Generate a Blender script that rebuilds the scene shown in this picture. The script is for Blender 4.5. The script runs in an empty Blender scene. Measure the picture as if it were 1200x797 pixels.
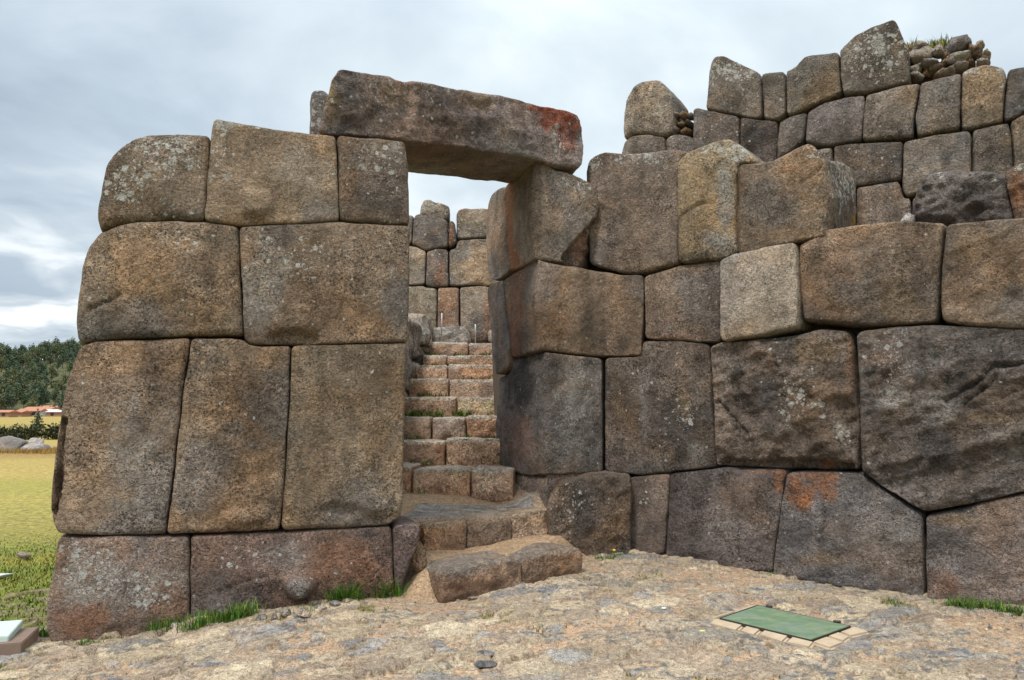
import bpy, math, random
import numpy as np
from mathutils import Vector
from mathutils.geometry import delaunay_2d_cdt
R_ = math.radians
rng = np.random.default_rng(7)
random.seed(7)
sc = bpy.context.scene
COL = sc.collection

# ------------------------------------------------------------------ camera
FPX, W, H = 900.0, 1200.0, 797.0          # focal length in pixels of the 1200 px wide photograph
EYE = np.array([0.0, 0.0, 1.6])
PITCH = math.atan(91.5 / FPX)
cam = bpy.data.cameras.new('camera'); camo = bpy.data.objects.new('camera', cam); COL.objects.link(camo)
cam.sensor_width = 36; cam.lens = 36 * FPX / W; cam.clip_end = 12000; cam.clip_start = 0.05
camo.location = EYE; camo.rotation_euler = (math.pi / 2 + PITCH, 0, 0)
sc.camera = camo
# ------------------------------------------------------------------ light
SUN_EL, SUN_AZ = 58, 214                   # degrees; azimuth clockwise from +Y: behind the camera, from the left
sun = bpy.data.lights.new('sun', 'SUN'); suno = bpy.data.objects.new('sun', sun); COL.objects.link(suno)
sun.energy = 1.5; sun.angle = R_(10); sun.color = (1.0, 0.94, 0.85)
_sd = Vector((math.sin(R_(SUN_AZ)) * math.cos(R_(SUN_EL)), math.cos(R_(SUN_AZ)) * math.cos(R_(SUN_EL)), math.sin(R_(SUN_EL))))
suno.rotation_euler = _sd.to_track_quat('Z', 'Y').to_euler()
wd = bpy.data.worlds.new('World'); sc.world = wd; wd.use_nodes = True
vs = sc.view_settings; vs.view_transform = 'Standard'; vs.look = 'None'; vs.gamma = 1; vs.exposure = 0.82
vs.use_curve_mapping = False
sc.cycles.max_bounces = 5; sc.cycles.diffuse_bounces = 3
sc.cycles.use_denoising = True

class NB:
    """small node-tree helper"""
    def __init__(s, nt): s.t = nt; s.n = nt.nodes; s.l = nt.links
    def node(s, typ, **kw):
        n = s.n.new(typ)
        for k, v in kw.items():
            if k.startswith('i_'): n.inputs[int(k[2:]) if k[2:].isdigit() else k[2:].replace('_', ' ')].default_value = v
            else: setattr(n, k, v)
        return n
    def link(s, a, b): s.l.new(a, b)
    def math(s, op, a, b=None, c=None, clamp=False):
        n = s.n.new('ShaderNodeMath'); n.operation = op; n.use_clamp = clamp
        for i, v in enumerate((a, b, c)):
            if v is None: continue
            if isinstance(v, (int, float)): n.inputs[i].default_value = v
            else: s.l.new(v, n.inputs[i])
        return n.outputs[0]
    def mix(s, f, a, b, typ='MIX'):
        n = s.n.new('ShaderNodeMix'); n.data_type = 'RGBA'; n.blend_type = typ
        for i, v in ((0, f), (6, a), (7, b)):
            if isinstance(v, (int, float)): n.inputs[i].default_value = v
            elif isinstance(v, tuple): n.inputs[i].default_value = (*v, 1) if len(v) == 3 else v
            else: s.l.new(v, n.inputs[i])
        return n.outputs[2]
    def ramp(s, f, stops):
        n = s.n.new('ShaderNodeValToRGB'); e = n.color_ramp.elements
        while len(e) < len(stops): e.new(0.5)
        for el, (p, c) in zip(e, stops):
            el.position = p; el.color = (c, c, c, 1) if isinstance(c, (int, float)) else (*c, 1)
        s.l.new(f, n.inputs[0]); return n.outputs[0]
    def noise(s, vec, scale, detail=4, rough=0.5, dist=0.0, dim='3D'):
        n = s.n.new('ShaderNodeTexNoise'); n.noise_dimensions = dim
        n.inputs['Scale'].default_value = scale; n.inputs['Detail'].default_value = detail
        n.inputs['Roughness'].default_value = rough; n.inputs['Distortion'].default_value = dist
        if vec is not None: s.l.new(vec, n.inputs['Vector'])
        return n.outputs[0]

# overcast sky: Nishita behind a cloud deck (a deck at a fixed height, so clouds shrink towards the horizon)
b = NB(wd.node_tree); b.n.clear()
sky = b.node('ShaderNodeTexSky', sky_type='NISHITA'); sky.sun_disc = False
sky.sun_elevation = R_(SUN_EL); sky.sun_rotation = R_(SUN_AZ)
tc = b.node('ShaderNodeTexCoord')
sep = b.node('ShaderNodeSeparateXYZ'); b.link(tc.outputs['Generated'], sep.inputs[0])
zz = b.math('ADD', b.math('MAXIMUM', sep.outputs[2], 0.0), 0.16)
cmb = b.node('ShaderNodeCombineXYZ')
b.link(b.math('DIVIDE', sep.outputs[0], zz), cmb.inputs[0]); b.link(b.math('DIVIDE', sep.outputs[1], zz), cmb.inputs[1])
n1 = b.noise(cmb.outputs[0], 0.9, 7, 0.52, 0.5)
mp = b.node('ShaderNodeMapping'); mp.inputs['Location'].default_value = (3.1, 7.7, 0); b.link(cmb.outputs[0], mp.inputs[0])
n2 = b.noise(mp.outputs[0], 0.42, 5, 0.5, 0.2)
m = b.math('ADD', b.math('MULTIPLY', n1, 0.55), b.math('MULTIPLY', n2, 0.45))
cl = b.ramp(m, [(0.36, (0.31, 0.375, 0.45)), (0.44, (0.42, 0.50, 0.575)), (0.52, (0.60, 0.68, 0.73)), (0.60, (0.87, 0.93, 0.93))])
# the lower left bank of cloud is more broken: darker and brighter lumps
lowleft = b.math('MULTIPLY', b.ramp(sep.outputs[2], [(0.12, 1.0), (0.33, 0.0)]), b.ramp(sep.outputs[0], [(0.0, 1.0), (0.3, 0.0)]))
n3 = b.noise(cmb.outputs[0], 2.1, 6, 0.5, 0.3)
lump = b.ramp(n3, [(0.40, (0.33, 0.40, 0.48)), (0.50, (0.52, 0.58, 0.63)), (0.58, (0.88, 0.90, 0.90))])
cl = b.mix(b.math('MULTIPLY', lowleft, 0.85), cl, lump)
# an overcast sky is brightest overhead
zen = b.ramp(sep.outputs[2], [(0.0, 0.95), (0.45, 1.0), (0.75, 1.7), (1.0, 2.1)])
cl = b.mix(1.0, cl, zen, 'MULTIPLY')
cl = b.mix(1.0, cl, (10.0, 10.0, 10.0), 'MULTIPLY')
skyc = b.mix(0.94, sky.outputs[0], cl)
bg = b.node('ShaderNodeBackground'); bg.inputs[1].default_value = 0.078
b.link(skyc, bg.inputs[0]); wo = b.node('ShaderNodeOutputWorld'); b.link(bg.outputs[0], wo.inputs[0])

# ------------------------------------------------------------------ numeric helpers
def sstep(a, b_, x):
    t = np.clip((np.asarray(x, float) - a) / (b_ - a), 0, 1); return t * t * (3 - 2 * t)
def _h(ix, iy, iz):
    n = (ix.astype(np.int64) * 374761393 + iy.astype(np.int64) * 668265263 + iz.astype(np.int64) * 2147483647) & 0xFFFFFFFF
    n = ((n ^ (n >> 13)) * 1274126177) & 0xFFFFFFFF
    n = ((n ^ (n >> 15)) * 2246822519) & 0xFFFFFFFF
    return ((n ^ (n >> 16)) & 0xFFFFFF) / float(0x7FFFFF) - 1.0
def vnoise(p):
    p = np.asarray(p, float); i = np.floor(p).astype(np.int64); f = p - i; u = f * f * f * (f * (f * 6 - 15) + 10)
    r = 0
    for dx in (0, 1):
        for dy in (0, 1):
            for dz in (0, 1):
                w = (u[:, 0] if dx else 1 - u[:, 0]) * (u[:, 1] if dy else 1 - u[:, 1]) * (u[:, 2] if dz else 1 - u[:, 2])
                r = r + w * _h(i[:, 0] + dx, i[:, 1] + dy, i[:, 2] + dz)
    return r
def fbm(p, oct=4, g=0.5):
    p = np.asarray(p, float); a = 1; s = 0; t = 0
    for k in range(oct):
        s = s + a * vnoise(p * 2 ** k + 17.3 * k); t += a; a *= g
    return s / t
def ridged(p, oct=3):
    p = np.asarray(p, float); a = 1; s = 0; t = 0
    for k in range(oct):
        s = s + a * (1 - np.abs(vnoise(p * 2 ** k + 9.1 * k)) * 2); t += a; a *= 0.5
    return s / t
cp, sp = math.cos(PITCH), math.sin(PITCH)
def ray(px, py):
    u = (px - W / 2) / FPX; v = (H / 2 - py) / FPX
    return np.array([u, cp - v * sp, sp + v * cp])
def project(P):
    P = np.atleast_2d(P) - EYE
    dep = P[:, 1] * cp + P[:, 2] * sp; up = -P[:, 1] * sp + P[:, 2] * cp
    return np.stack([W / 2 + FPX * P[:, 0] / dep, H / 2 - FPX * up / dep], 1)
def atY(px, Y, py=490):
    d = ray(px, py); return EYE + d * (Y / d[1])
def plan(px, Y):
    q = atY(px, Y); return (q[0], q[1])

# ------------------------------------------------------------------ object helpers
def thing(name, label, cat, loc=(0, 0, 0), group=None, kind='thing'):
    o = bpy.data.objects.new(name, None); COL.objects.link(o); o.location = loc; o.empty_display_size = 0.1
    o['label'] = label; o['category'] = cat; o['kind'] = kind
    if group: o['group'] = group
    return o
def tag(o, label, cat, group=None, kind='thing'):
    o['label'] = label; o['category'] = cat; o['kind'] = kind
    if group: o['group'] = group
    return o
def wloc(o):
    v = np.zeros(3)
    while o is not None: v = v + np.array(o.location); o = o.parent
    return v
def mesh_obj(name, verts, faces, mat, parent=None, col=None, smooth=True, loc=None):
    verts = np.asarray(verts, float)
    base = wloc(parent)
    if loc is not None: base = base + (np.array(loc) - base)
    me = bpy.data.meshes.new(name)
    me.from_pydata((verts - base).tolist(), [], faces if isinstance(faces, list) else faces.tolist())
    me.validate()
    if smooth: me.polygons.foreach_set('use_smooth', np.ones(len(me.polygons), bool))
    if col is not None:
        a = me.color_attributes.new('Col', 'FLOAT_COLOR', 'POINT')
        c = np.ones((len(verts), 4)); c[:, :col.shape[1]] = col
        a.data.foreach_set('color', c.ravel())
    if mat: me.materials.append(mat)
    o = bpy.data.objects.new(name, me); COL.objects.link(o)
    if parent is not None: o.parent = parent
    if loc is not None: o.location = np.array(loc) - wloc(parent)
    me.update()
    return o

# ------------------------------------------------------------------ materials
def new_mat(name):
    m = bpy.data.materials.new(name); m.use_nodes = True; b = NB(m.node_tree); b.n.clear()
    out = b.node('ShaderNodeOutputMaterial'); p = b.node('ShaderNodeBsdfPrincipled'); b.link(p.outputs[0], out.inputs[0])
    return m, b, p
def stone_mat(name, pit=1.0, bump=1.0, lichen=0.75, scale=1.0, rough=0.92):
    m, b, p = new_mat(name)
    tc = b.node('ShaderNodeTexCoord').outputs['Object']
    at = b.node('ShaderNodeAttribute', attribute_name='Col')
    col = at.outputs['Color']
    g1 = b.noise(tc, 125 * scale, 3, 0.65); g2 = b.noise(tc, 48 * scale, 4, 0.66); g3 = b.noise(tc, 9 * scale, 4, 0.6, 0.4)
    tone = b.math('ADD', b.math('MULTIPLY', g1, 0.75), b.math('ADD', b.math('MULTIPLY', g2, 1.05), b.math('MULTIPLY', g3, 0.75)))
    tone = b.math('MULTIPLY_ADD', tone, 2.7, -2.44)
    tone = b.math('MINIMUM', b.math('MAXIMUM', tone, 0.30), 1.9)
    oi = b.node('ShaderNodeObjectInfo').outputs['Random']
    area = b.ramp(b.noise(tc, 3.1, 3, 0.55), [(0.36, 0.35), (0.64, 1.0)])
    amt = b.math('MULTIPLY', area, b.math('MULTIPLY_ADD', oi, 0.55, 0.62))
    tone = b.math('MULTIPLY_ADD', b.math('SUBTRACT', tone, 1.0), amt, 1.0)
    col = b.mix(1.0, col, tone, 'MULTIPLY')
    # mineral warmth from grain to grain
    w = b.ramp(b.noise(tc, 38 * scale, 3, 0.6), [(0.42, 0.0), (0.66, 1.0)])
    col = b.mix(b.math('MULTIPLY', w, 0.32), col, b.mix(1.0, col, (1.32, 1.02, 0.70), 'MULTIPLY'))
    # pecked pits
    vo = b.node('ShaderNodeTexNoise'); vo.inputs['Scale'].default_value = 62 * scale; vo.inputs['Detail'].default_value = 2.0
    vo.inputs['Roughness'].default_value = 0.5; vo.inputs['Distortion'].default_value = 1.2; b.link(tc, vo.inputs['Vector'])
    pits = b.ramp(vo.outputs[0], [(0.34, 1.0), (0.45, 0.0)])
    col = b.mix(b.math('MULTIPLY', b.math('MULTIPLY', pits, amt), 0.85 * pit), col, (0.028, 0.022, 0.018))
    # lichen: pale crusty spots, only where the surface carries them (alpha of the attribute)
    lich = 0.0
    dis = b.node('ShaderNodeVectorMath', operation='MULTIPLY_ADD'); nz_ = b.node('ShaderNodeTexNoise'); nz_.inputs['Scale'].default_value = 60 * scale; nz_.inputs['Detail'].default_value = 3; b.link(tc, nz_.inputs['Vector'])
    b.link(nz_.outputs['Color'], dis.inputs[0]); dis.inputs[1].default_value = (0.040, 0.040, 0.040); b.link(tc, dis.inputs[2])
    for vsc, k_, q_ in ((17 * scale, 0.62, 0.55), (32 * scale, 0.68, 0.45), (60 * scale, 0.74, 0.38)):
        v_ = b.node('ShaderNodeTexVoronoi'); v_.inputs['Scale'].default_value = vsc; b.link(dis.outputs[0], v_.inputs['Vector'])
        sp_ = b.node('ShaderNodeSeparateColor'); b.link(v_.outputs['Color'], sp_.inputs[0])
        thr = b.math('MULTIPLY', b.math('SUBTRACT', b.math('ADD', sp_.outputs[0], b.math('MULTIPLY', at.outputs['Alpha'], k_)), 0.74, clamp=True), q_ * 1.6)
        e_ = b.math('MULTIPLY', b.math('SUBTRACT', thr, v_.outputs['Distance']), 9.0, clamp=True)
        lich = b.math('MAXIMUM', lich, e_)
    col = b.mix(b.math('MULTIPLY', lich, lichen), col, (0.62, 0.61, 0.57))
    b.link(col, p.inputs['Base Color']); p.inputs['Roughness'].default_value = rough
    p.inputs['Specular IOR Level'].default_value = 0.25
    hgt = b.math('ADD', b.math('ADD', b.math('MULTIPLY', g2, 0.50), b.math('MULTIPLY', g1, 0.24)), b.math('MULTIPLY', b.noise(tc, 15 * scale, 5, 0.65, 0.6), 1.3))
    hgt = b.math('SUBTRACT', hgt, b.math('MULTIPLY', pits, 0.30 * pit))
    bp = b.node('ShaderNodeBump'); bp.inputs['Strength'].default_value = 1.0 * bump; bp.inputs['Distance'].default_value = 0.06
    b.link(hgt, bp.inputs['Height']); b.link(bp.outputs[0], p.inputs['Normal'])
    return m
M_STONE = stone_mat('weathered_stone')
M_ROUGH = stone_mat('broken_stone', pit=0.6, bump=1.2, scale=0.8)
M_FAR = stone_mat('upper_stone', pit=0.8, bump=1.2, scale=0.8)
def ground_mat(name, s=1.0, bump=0.6):
    m, b, p = new_mat(name)
    tc = b.node('ShaderNodeTexCoord').outputs['Object']
    at = b.node('ShaderNodeAttribute', attribute_name='Col'); col = at.outputs['Color']
    g1 = b.noise(tc, 95 * s, 3, 0.6); g2 = b.noise(tc, 30 * s, 4, 0.65)
    tone = b.math('MULTIPLY_ADD', b.math('ADD', g1, g2), 2.0, -1.02)
    col = b.mix(1.0, col, b.math('MAXIMUM', tone, 0.4), 'MULTIPLY')
    g = b.ramp(b.noise(tc, 110 * s, 2, 0.5), [(0.58, 0.0), (0.66, 1.0)])
    col = b.mix(b.math('MULTIPLY', g, 0.55), col, (0.10, 0.10, 0.11))
    b.link(col, p.inputs['Base Color']); p.inputs['Roughness'].default_value = 0.95; p.inputs['Specular IOR Level'].default_value = 0.2
    bp = b.node('ShaderNodeBump'); bp.inputs['Strength'].default_value = bump; bp.inputs['Distance'].default_value = 0.02
    b.link(b.math('ADD', g1, b.math('MULTIPLY', g2, 1.5)), bp.inputs['Height']); b.link(bp.outputs[0], p.inputs['Normal'])
    return m
M_GROUND = ground_mat('path_ground', 1.0, 0.9)
def foliage_mat(name, transl=0.25, vary=0.35, rough=0.6):
    m, b, p = new_mat(name)
    at = b.node('ShaderNodeAttribute', attribute_name='Col'); oi = b.node('ShaderNodeObjectInfo')
    v = b.math('MULTIPLY_ADD', oi.outputs['Random'], vary, 1 - vary / 2)
    col = b.mix(1.0, at.outputs['Color'], v, 'MULTIPLY')
    b.link(col, p.inputs['Base Color']); p.inputs['Roughness'].default_value = rough; p.inputs['Specular IOR Level'].default_value = 0.2
    return m
M_GRASS = foliage_mat('grass_blades'); M_LEAF = foliage_mat('tree_leaves')
def plain_mat(name, c, rough=0.7, metal=0.0, ns=20, amt=0.3, bump=0.2):
    m, b, p = new_mat(name); tc = b.node('ShaderNodeTexCoord').outputs['Object']
    n = b.noise(tc, ns, 5, 0.6); col = b.mix(1.0, c, b.math('MULTIPLY_ADD', n, 2 * amt, 1 - amt), 'MULTIPLY')
    b.link(col, p.inputs['Base Color']); p.inputs['Roughness'].default_value = rough; p.inputs['Metallic'].default_value = metal
    bp = b.node('ShaderNodeBump'); bp.inputs['Strength'].default_value = bump; bp.inputs['Distance'].default_value = 0.01
    b.link(n, bp.inputs['Height']); b.link(bp.outputs[0], p.inputs['Normal'])
    return m
M_BARK = plain_mat('bark', (0.10, 0.08, 0.065), 0.9, ns=6)
M_STEEL = plain_mat('galvanised_steel', (0.42, 0.43, 0.44), 0.45, 0.8, 40, 0.15)

# ------------------------------------------------------------------ wall surfaces
class Surf:
    """a vertical (or leaning) wall face above a plan polyline; outside is on the right-hand side of left-to-right travel"""
    def __init__(s, pts, batter=0.0, soft=0.05):
        s.pts = [np.array(p, float) for p in pts]; s.b = batter
        s.d = [(q - p) / np.linalg.norm(q - p) for p, q in zip(s.pts, s.pts[1:])]
        s.len = [np.linalg.norm(q - p) for p, q in zip(s.pts, s.pts[1:])]
        s.s0 = np.concatenate([[0], np.cumsum(s.len)])
        ss = np.arange(-3, s.s0[-1] + 3, 0.01); s.ss = ss
        P = np.zeros((len(ss), 2))
        for k in range(len(ss)):
            i = int(np.clip(np.searchsorted(s.s0, ss[k], 'right') - 1, 0, len(s.len) - 1))
            P[k] = s.pts[i] + s.d[i] * (ss[k] - s.s0[i])
        if len(s.len) > 1:
            r = int(3 * soft / 0.01); ker = np.exp(-0.5 * (np.arange(-r, r + 1) * 0.01 / soft) ** 2); ker /= ker.sum()
            Pp = np.pad(P, ((r, r), (0, 0)), 'edge')
            Q = np.stack([np.convolve(Pp[:, j], ker, 'valid') for j in (0, 1)], 1); Q[:r] = P[:r]; Q[-r:] = P[-r:]; P = Q
        T = np.gradient(P, axis=0); T /= np.linalg.norm(T, axis=1)[:, None]
        s.P = P; s.N = np.stack([T[:, 1], -T[:, 0]], 1)
    def hit(s, px, py):
        d = ray(px, py); best = None
        for i in range(len(s.len)):
            n = np.array([s.d[i][1], -s.d[i][0], s.b]); p0 = np.array([*s.pts[i], 0.0])
            den = d @ n
            if abs(den) < 1e-6: continue
            t = ((p0 - EYE) @ n) / den
            if t <= 0: continue
            q = EYE + d * t; sl = (q[:2] - s.pts[i]) @ s.d[i]
            lo = -9 if i == 0 else 0; hi = 99 if i == len(s.len) - 1 else s.len[i]
            viol = max(lo - sl, sl - hi, 0)
            key = (round(viol, 3), t)
            if best is None or key < best[0]: best = (key, (s.s0[i] + np.clip(sl, lo, hi), q[2]))
        return best[1]
    def at(s, S, Z, h):
        S = np.asarray(S, float)
        P = np.stack([np.interp(S, s.ss, s.P[:, j]) for j in (0, 1)], 1)
        N = np.stack([np.interp(S, s.ss, s.N[:, j]) for j in (0, 1)], 1); N /= np.linalg.norm(N, axis=1)[:, None]
        P = P + N * (np.asarray(h) - s.b * np.asarray(Z))[:, None]
        return np.concatenate([P, np.asarray(Z)[:, None]], 1)

def round_poly(poly, r):
    poly = np.asarray(poly, float); n = len(poly); out = []
    for i in range(n):
        a, c, e = poly[i - 1], poly[i], poly[(i + 1) % n]
        la, le = np.linalg.norm(a - c), np.linalg.norm(e - c)
        if la < 1e-9 or le < 1e-9: continue
        ang = abs(np.arccos(np.clip(((a - c) @ (e - c)) / la / le, -1, 1)))
        if ang > R_(165): out.append(c); continue
        q = min(r, la * 0.4, le * 0.4); p0 = c + (a - c) / la * q; p1 = c + (e - c) / le * q
        for t in (0, 0.25, 0.5, 0.75, 1): out.append((1 - t) ** 2 * p0 + 2 * t * (1 - t) * c + t * t * p1)
    return np.array(out)
def resample(poly, step):
    P = np.vstack([poly, poly[:1]]); seg = np.linalg.norm(np.diff(P, axis=0), axis=1); cs = np.concatenate([[0], np.cumsum(seg)])
    n = max(8, int(round(cs[-1] / step))); t = np.arange(n) * cs[-1] / n
    return np.stack([np.interp(t, cs, P[:, j]) for j in (0, 1)], 1)
def poly_area(p): x, y = p[:, 0], p[:, 1]; return 0.5 * np.sum(x * np.roll(y, -1) - y * np.roll(x, -1))
def inside(pts, poly):
    x, y = pts[:, 0], pts[:, 1]; r = np.zeros(len(pts), bool); a = poly; c = np.roll(poly, -1, 0)
    for (x0, y0), (x1, y1) in zip(a, c):
        if y0 == y1: continue
        r ^= ((y0 > y) != (y1 > y)) & (x < (x1 - x0) * (y - y0) / (y1 - y0) + x0)
    return r
def dist_poly(pts, poly):
    a = poly; e = np.roll(poly, -1, 0) - a; ee = np.maximum((e ** 2).sum(1), 1e-12); out = np.empty(len(pts))
    for k in range(0, len(pts), 4000):
        q = pts[k:k + 4000, None] - a[None]; t = np.clip((q * e).sum(2) / ee, 0, 1)
        out[k:k + 4000] = np.sqrt(((q - t[..., None] * e) ** 2).sum(2).min(1))
    return out

# colours of the rock (linear albedo)
TAN = (0.250, 0.190, 0.140); BROWN = (0.205, 0.155, 0.115); GREY = (0.205, 0.185, 0.165); DARK = (0.125, 0.115, 0.110); PALE = (0.315, 0.272, 0.220)
SLATE = (0.120, 0.118, 0.122)
def rock_colour(P, base, seed, contrast=1.0, px=None, feats=()):
    n = len(P); c = np.tile(np.array(base, float) * np.array([1.28, 1.25, 1.29]), (n, 1)); Q = P + seed * 3.7
    c *= (1 + 0.32 * contrast * fbm(Q * np.array([8.0, 8.0, 6.0]) + 3, 3) + 0.22 * contrast * vnoise(Q * 0.8 + 71))[:, None]
    m = fbm(Q * 1.3, 4); c *= (1 + 0.65 * contrast * m)[:, None]
    w = sstep(-0.1, 0.5, fbm(Q * 2.1 + 31, 4)); c = c * (1 + w[:, None] * (np.array([0.16, 0.02, -0.13]) * contrast))
    g = sstep(0.05, 0.45, fbm(Q * 1.7 + 57, 4)); grey = c.mean(1, keepdims=True) * np.array([0.80, 0.80, 0.83]); c = c * (1 - 0.55 * g[:, None] * contrast) + grey * 0.55 * g[:, None] * contrast
    st = sstep(0.12, 0.5, fbm(Q * np.array([5.0, 5.0, 0.7]) + 11, 3)); c *= (1 - 0.30 * contrast * st)[:, None]
    a = np.zeros(n)
    if px is not None:
        for f in feats:
            if f[0] in ('orange', 'dark', 'white', 'lichen', 'tan', 'rust', 'grey', 'yellow'):
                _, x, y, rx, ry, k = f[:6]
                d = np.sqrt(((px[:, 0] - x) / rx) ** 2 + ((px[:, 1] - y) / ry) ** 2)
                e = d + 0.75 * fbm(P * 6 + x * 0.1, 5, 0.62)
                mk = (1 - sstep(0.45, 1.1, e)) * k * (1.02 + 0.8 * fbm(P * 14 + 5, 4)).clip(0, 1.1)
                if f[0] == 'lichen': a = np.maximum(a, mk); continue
                tgt = {'orange': (0.36, 0.165, 0.085), 'rust': (0.33, 0.100, 0.058), 'dark': (0.050, 0.048, 0.050), 'white': (0.46, 0.44, 0.40), 'tan': (0.33, 0.23, 0.13), 'grey': (0.36, 0.345, 0.33), 'yellow': (0.42, 0.22, 0.03)}[f[0]]  # dark: stains, and shade painted along the lower edges of some blocks
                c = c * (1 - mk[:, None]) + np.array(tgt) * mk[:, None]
    return np.concatenate([np.clip(c, 0.01, 0.8), a[:, None]], 1)

_seed = [0]
def block(name, surf, poly, parent, mat=None, base=BROWN, depth=0.9, R=0.055, bulge=0.035, hoff=0.0, res=0.024, amp=1.0, feats=(), px=True, label=None,
          rpx=5, contrast=1.0, lich=0.0, gap=0.002, ext=None, grow=0.018, topcol=None, rough=0.0, tilt=(0, 0), side=0.12, kind=None):
    """one dressed stone: an outline on a wall surface, pillowed towards the viewer's side and carried back into the wall"""
    _seed[0] += 1; seed = _seed[0]; R = R * 0.58
    if px:
        pp = round_poly(poly, rpx); pp = resample(pp, 3.0)
        sz = np.array([surf.hit(x, y) for x, y in pp])
    else:
        sz = round_poly(poly, rpx)
    if poly_area(sz) < 0: sz = sz[::-1]
    bd = resample(sz, max(res * 0.9, 0.012))
    ctr = bd.mean(0)
    # slightly wavering outline, inset for the joint
    t = np.roll(bd, -1, 0) - np.roll(bd, 1, 0); nn = np.stack([-t[:, 1], t[:, 0]], 1); nn /= np.linalg.norm(nn, axis=1)[:, None] + 1e-9
    wob = fbm(np.concatenate([bd * 5, np.full((len(bd), 1), seed * 1.7)], 1), 3)
    bd = bd + nn * (gap + 0.009 * amp * wob)[:, None]
    lo, hi = bd.min(0), bd.max(0)
    rings = []
    for q in (0.07, 0.22, 0.45, 0.75):
        o = bd + nn * (R * q); o = o[::1 if q < 0.4 else 1]
        ok = inside(o, bd); o = o[ok]
        if len(o): o = o[dist_poly(o, bd) > R * q * 0.9]
        rings.append(o)
    gx = np.arange(lo[0], hi[0], res); gy = np.arange(lo[1], hi[1], res * 0.87)
    G = np.array([(x + (res / 2 if j % 2 else 0), y) for j, y in enumerate(gy) for x in gx]) + rng.uniform(-.15, .15, (len(gx) * len(gy), 2)) * res
    G = G[inside(G, bd)]
    if len(G): G = G[dist_poly(G, bd) > max(R * 0.75 + res * 0.5, res * 0.7)]
    rp = []
    for o in rings:                                   # thin ring points that crowd each other (in corners)
        rp.append(o)
    pts = np.vstack([bd] + rp + [G]); nb = len(bd)
    # drop near-duplicates among the interior points
    key = np.round(pts / (res * 0.28)).astype(int); _, uq = np.unique(key, axis=0, return_index=True)
    keep = np.zeros(len(pts), bool); keep[uq] = True; keep[:nb] = True
    pts = pts[keep]
    V, E, F, ov, oe, of = delaunay_2d_cdt([Vector(p) for p in pts], [(i, (i + 1) % nb) for i in range(nb)], [], 1, 1e-6)
    V = np.array([tuple(v) for v in V])
    F = [tuple(f) for f in F]
    # boundary loop as index list in the CDT output
    idx = {}
    for i, o in enumerate(ov):
        for k in o: idx[k] = i
    loop = []
    for i in range(nb):
        if i in idx and (not loop or loop[-1] != idx[i]): loop.append(idx[i])
    d = dist_poly(V, bd); d[loop] = 0
    P0 = surf.at(V[:, 0], V[:, 1], np.zeros(len(V)))
    Rl = R * (1 + 0.75 * fbm(P0 * 4 + seed, 3)).clip(0.35, 2); q = np.clip(d / Rl, 0, 1)
    h = hoff - 0.85 * Rl * (1 - np.sqrt(np.clip(1 - (1 - q) ** 2, 0, 1)))
    sx = max(hi - lo) * 0.5
    h += bulge * sstep(0, min(0.45, sx * 0.8), d)
    h += tilt[0] * (V[:, 0] - ctr[0]) + tilt[1] * (V[:, 1] - ctr[1])
    k = 0.25 + 0.75 * q
    nz = 0.022 * fbm(P0 * 2.6 + seed * 5.1, 3) + 0.0085 * fbm(P0 * 11 + seed, 3) + 0.0045 * fbm(P0 * 30, 2)
    if rough:
        A = np.array([[0.80, 0.1, 0.35], [0.0, 1.0, 0.2], [-0.55, 0.1, 1.6]])
        Q = P0 @ A.T
        nz = nz + rough * (0.095 * (ridged(Q * 1.9 + seed, 4) - 0.35) + 0.060 * np.abs(fbm(Q * 5.0 + seed, 4)) + 0.022 * fbm(Q * 19, 3))
    h += amp * k * nz
    pxv = project(P0)
    for f in feats:
        if f[0] == 'boss' or f[0] == 'dent':
            _, x, y, rx, ry, hh = f
            e = np.sqrt(((pxv[:, 0] - x) / rx) ** 2 + ((pxv[:, 1] - y) / ry) ** 2) + (0.22 * fbm(P0 * 9, 3))
            h += (hh if f[0] == 'boss' else -hh) * (1 - sstep(0.45 if f[0] == 'boss' else 0.55, 1.05, e))
        elif f[0] == 'cut':
            _, pl, hh, soft = f; pl = np.array(pl, float)
            ins = inside(pxv, pl); dd = dist_poly(pxv, pl) * np.where(ins, 1, -1) + 3.0 * fbm(P0 * 11, 3)
            h -= hh * sstep(0, soft, dd) * (1 + 0.5 * fbm(P0 * 8, 3))
        elif f[0] == 'crack':
            _, pl, hh, wd_ = f; pl = np.array(pl, float); dm = np.full(len(V), 1e9)
            pj = pxv + 2.2 * np.stack([fbm(P0 * 12, 3), fbm(P0 * 12 + 40, 3)], 1)
            for a0, a1 in zip(pl, pl[1:]):
                e = a1 - a0; tt = np.clip(((pj - a0) @ e) / (e @ e), 0, 1); dm = np.minimum(dm, np.linalg.norm(pj - a0 - tt[:, None] * e, axis=1))
            h -= hh * (1 - sstep(0.2, 1.0, dm / wd_))
    P = surf.at(V[:, 0], V[:, 1], h)
    cols = rock_colour(P, base, seed, contrast, pxv, feats)
    cols[:, 3] = np.maximum(cols[:, 3], lich + 0.14 * (fbm(P0 * 1.5 + 88, 2) > 0))
    if topcol is not None:  # pale upper front edge: wear plus sky light painted into the colour
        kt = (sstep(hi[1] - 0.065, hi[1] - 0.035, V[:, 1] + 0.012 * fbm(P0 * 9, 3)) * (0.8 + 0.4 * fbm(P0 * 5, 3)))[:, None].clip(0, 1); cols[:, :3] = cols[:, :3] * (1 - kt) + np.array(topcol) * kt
    # carry the outline back
    verts = [P]; cl_ = [cols]; faces = list(F); prev = loop; nbv = len(V)
    LB = V[loop]; hb = h[loop]; m_ = len(loop); ns = max(2, int(depth / side))
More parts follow.
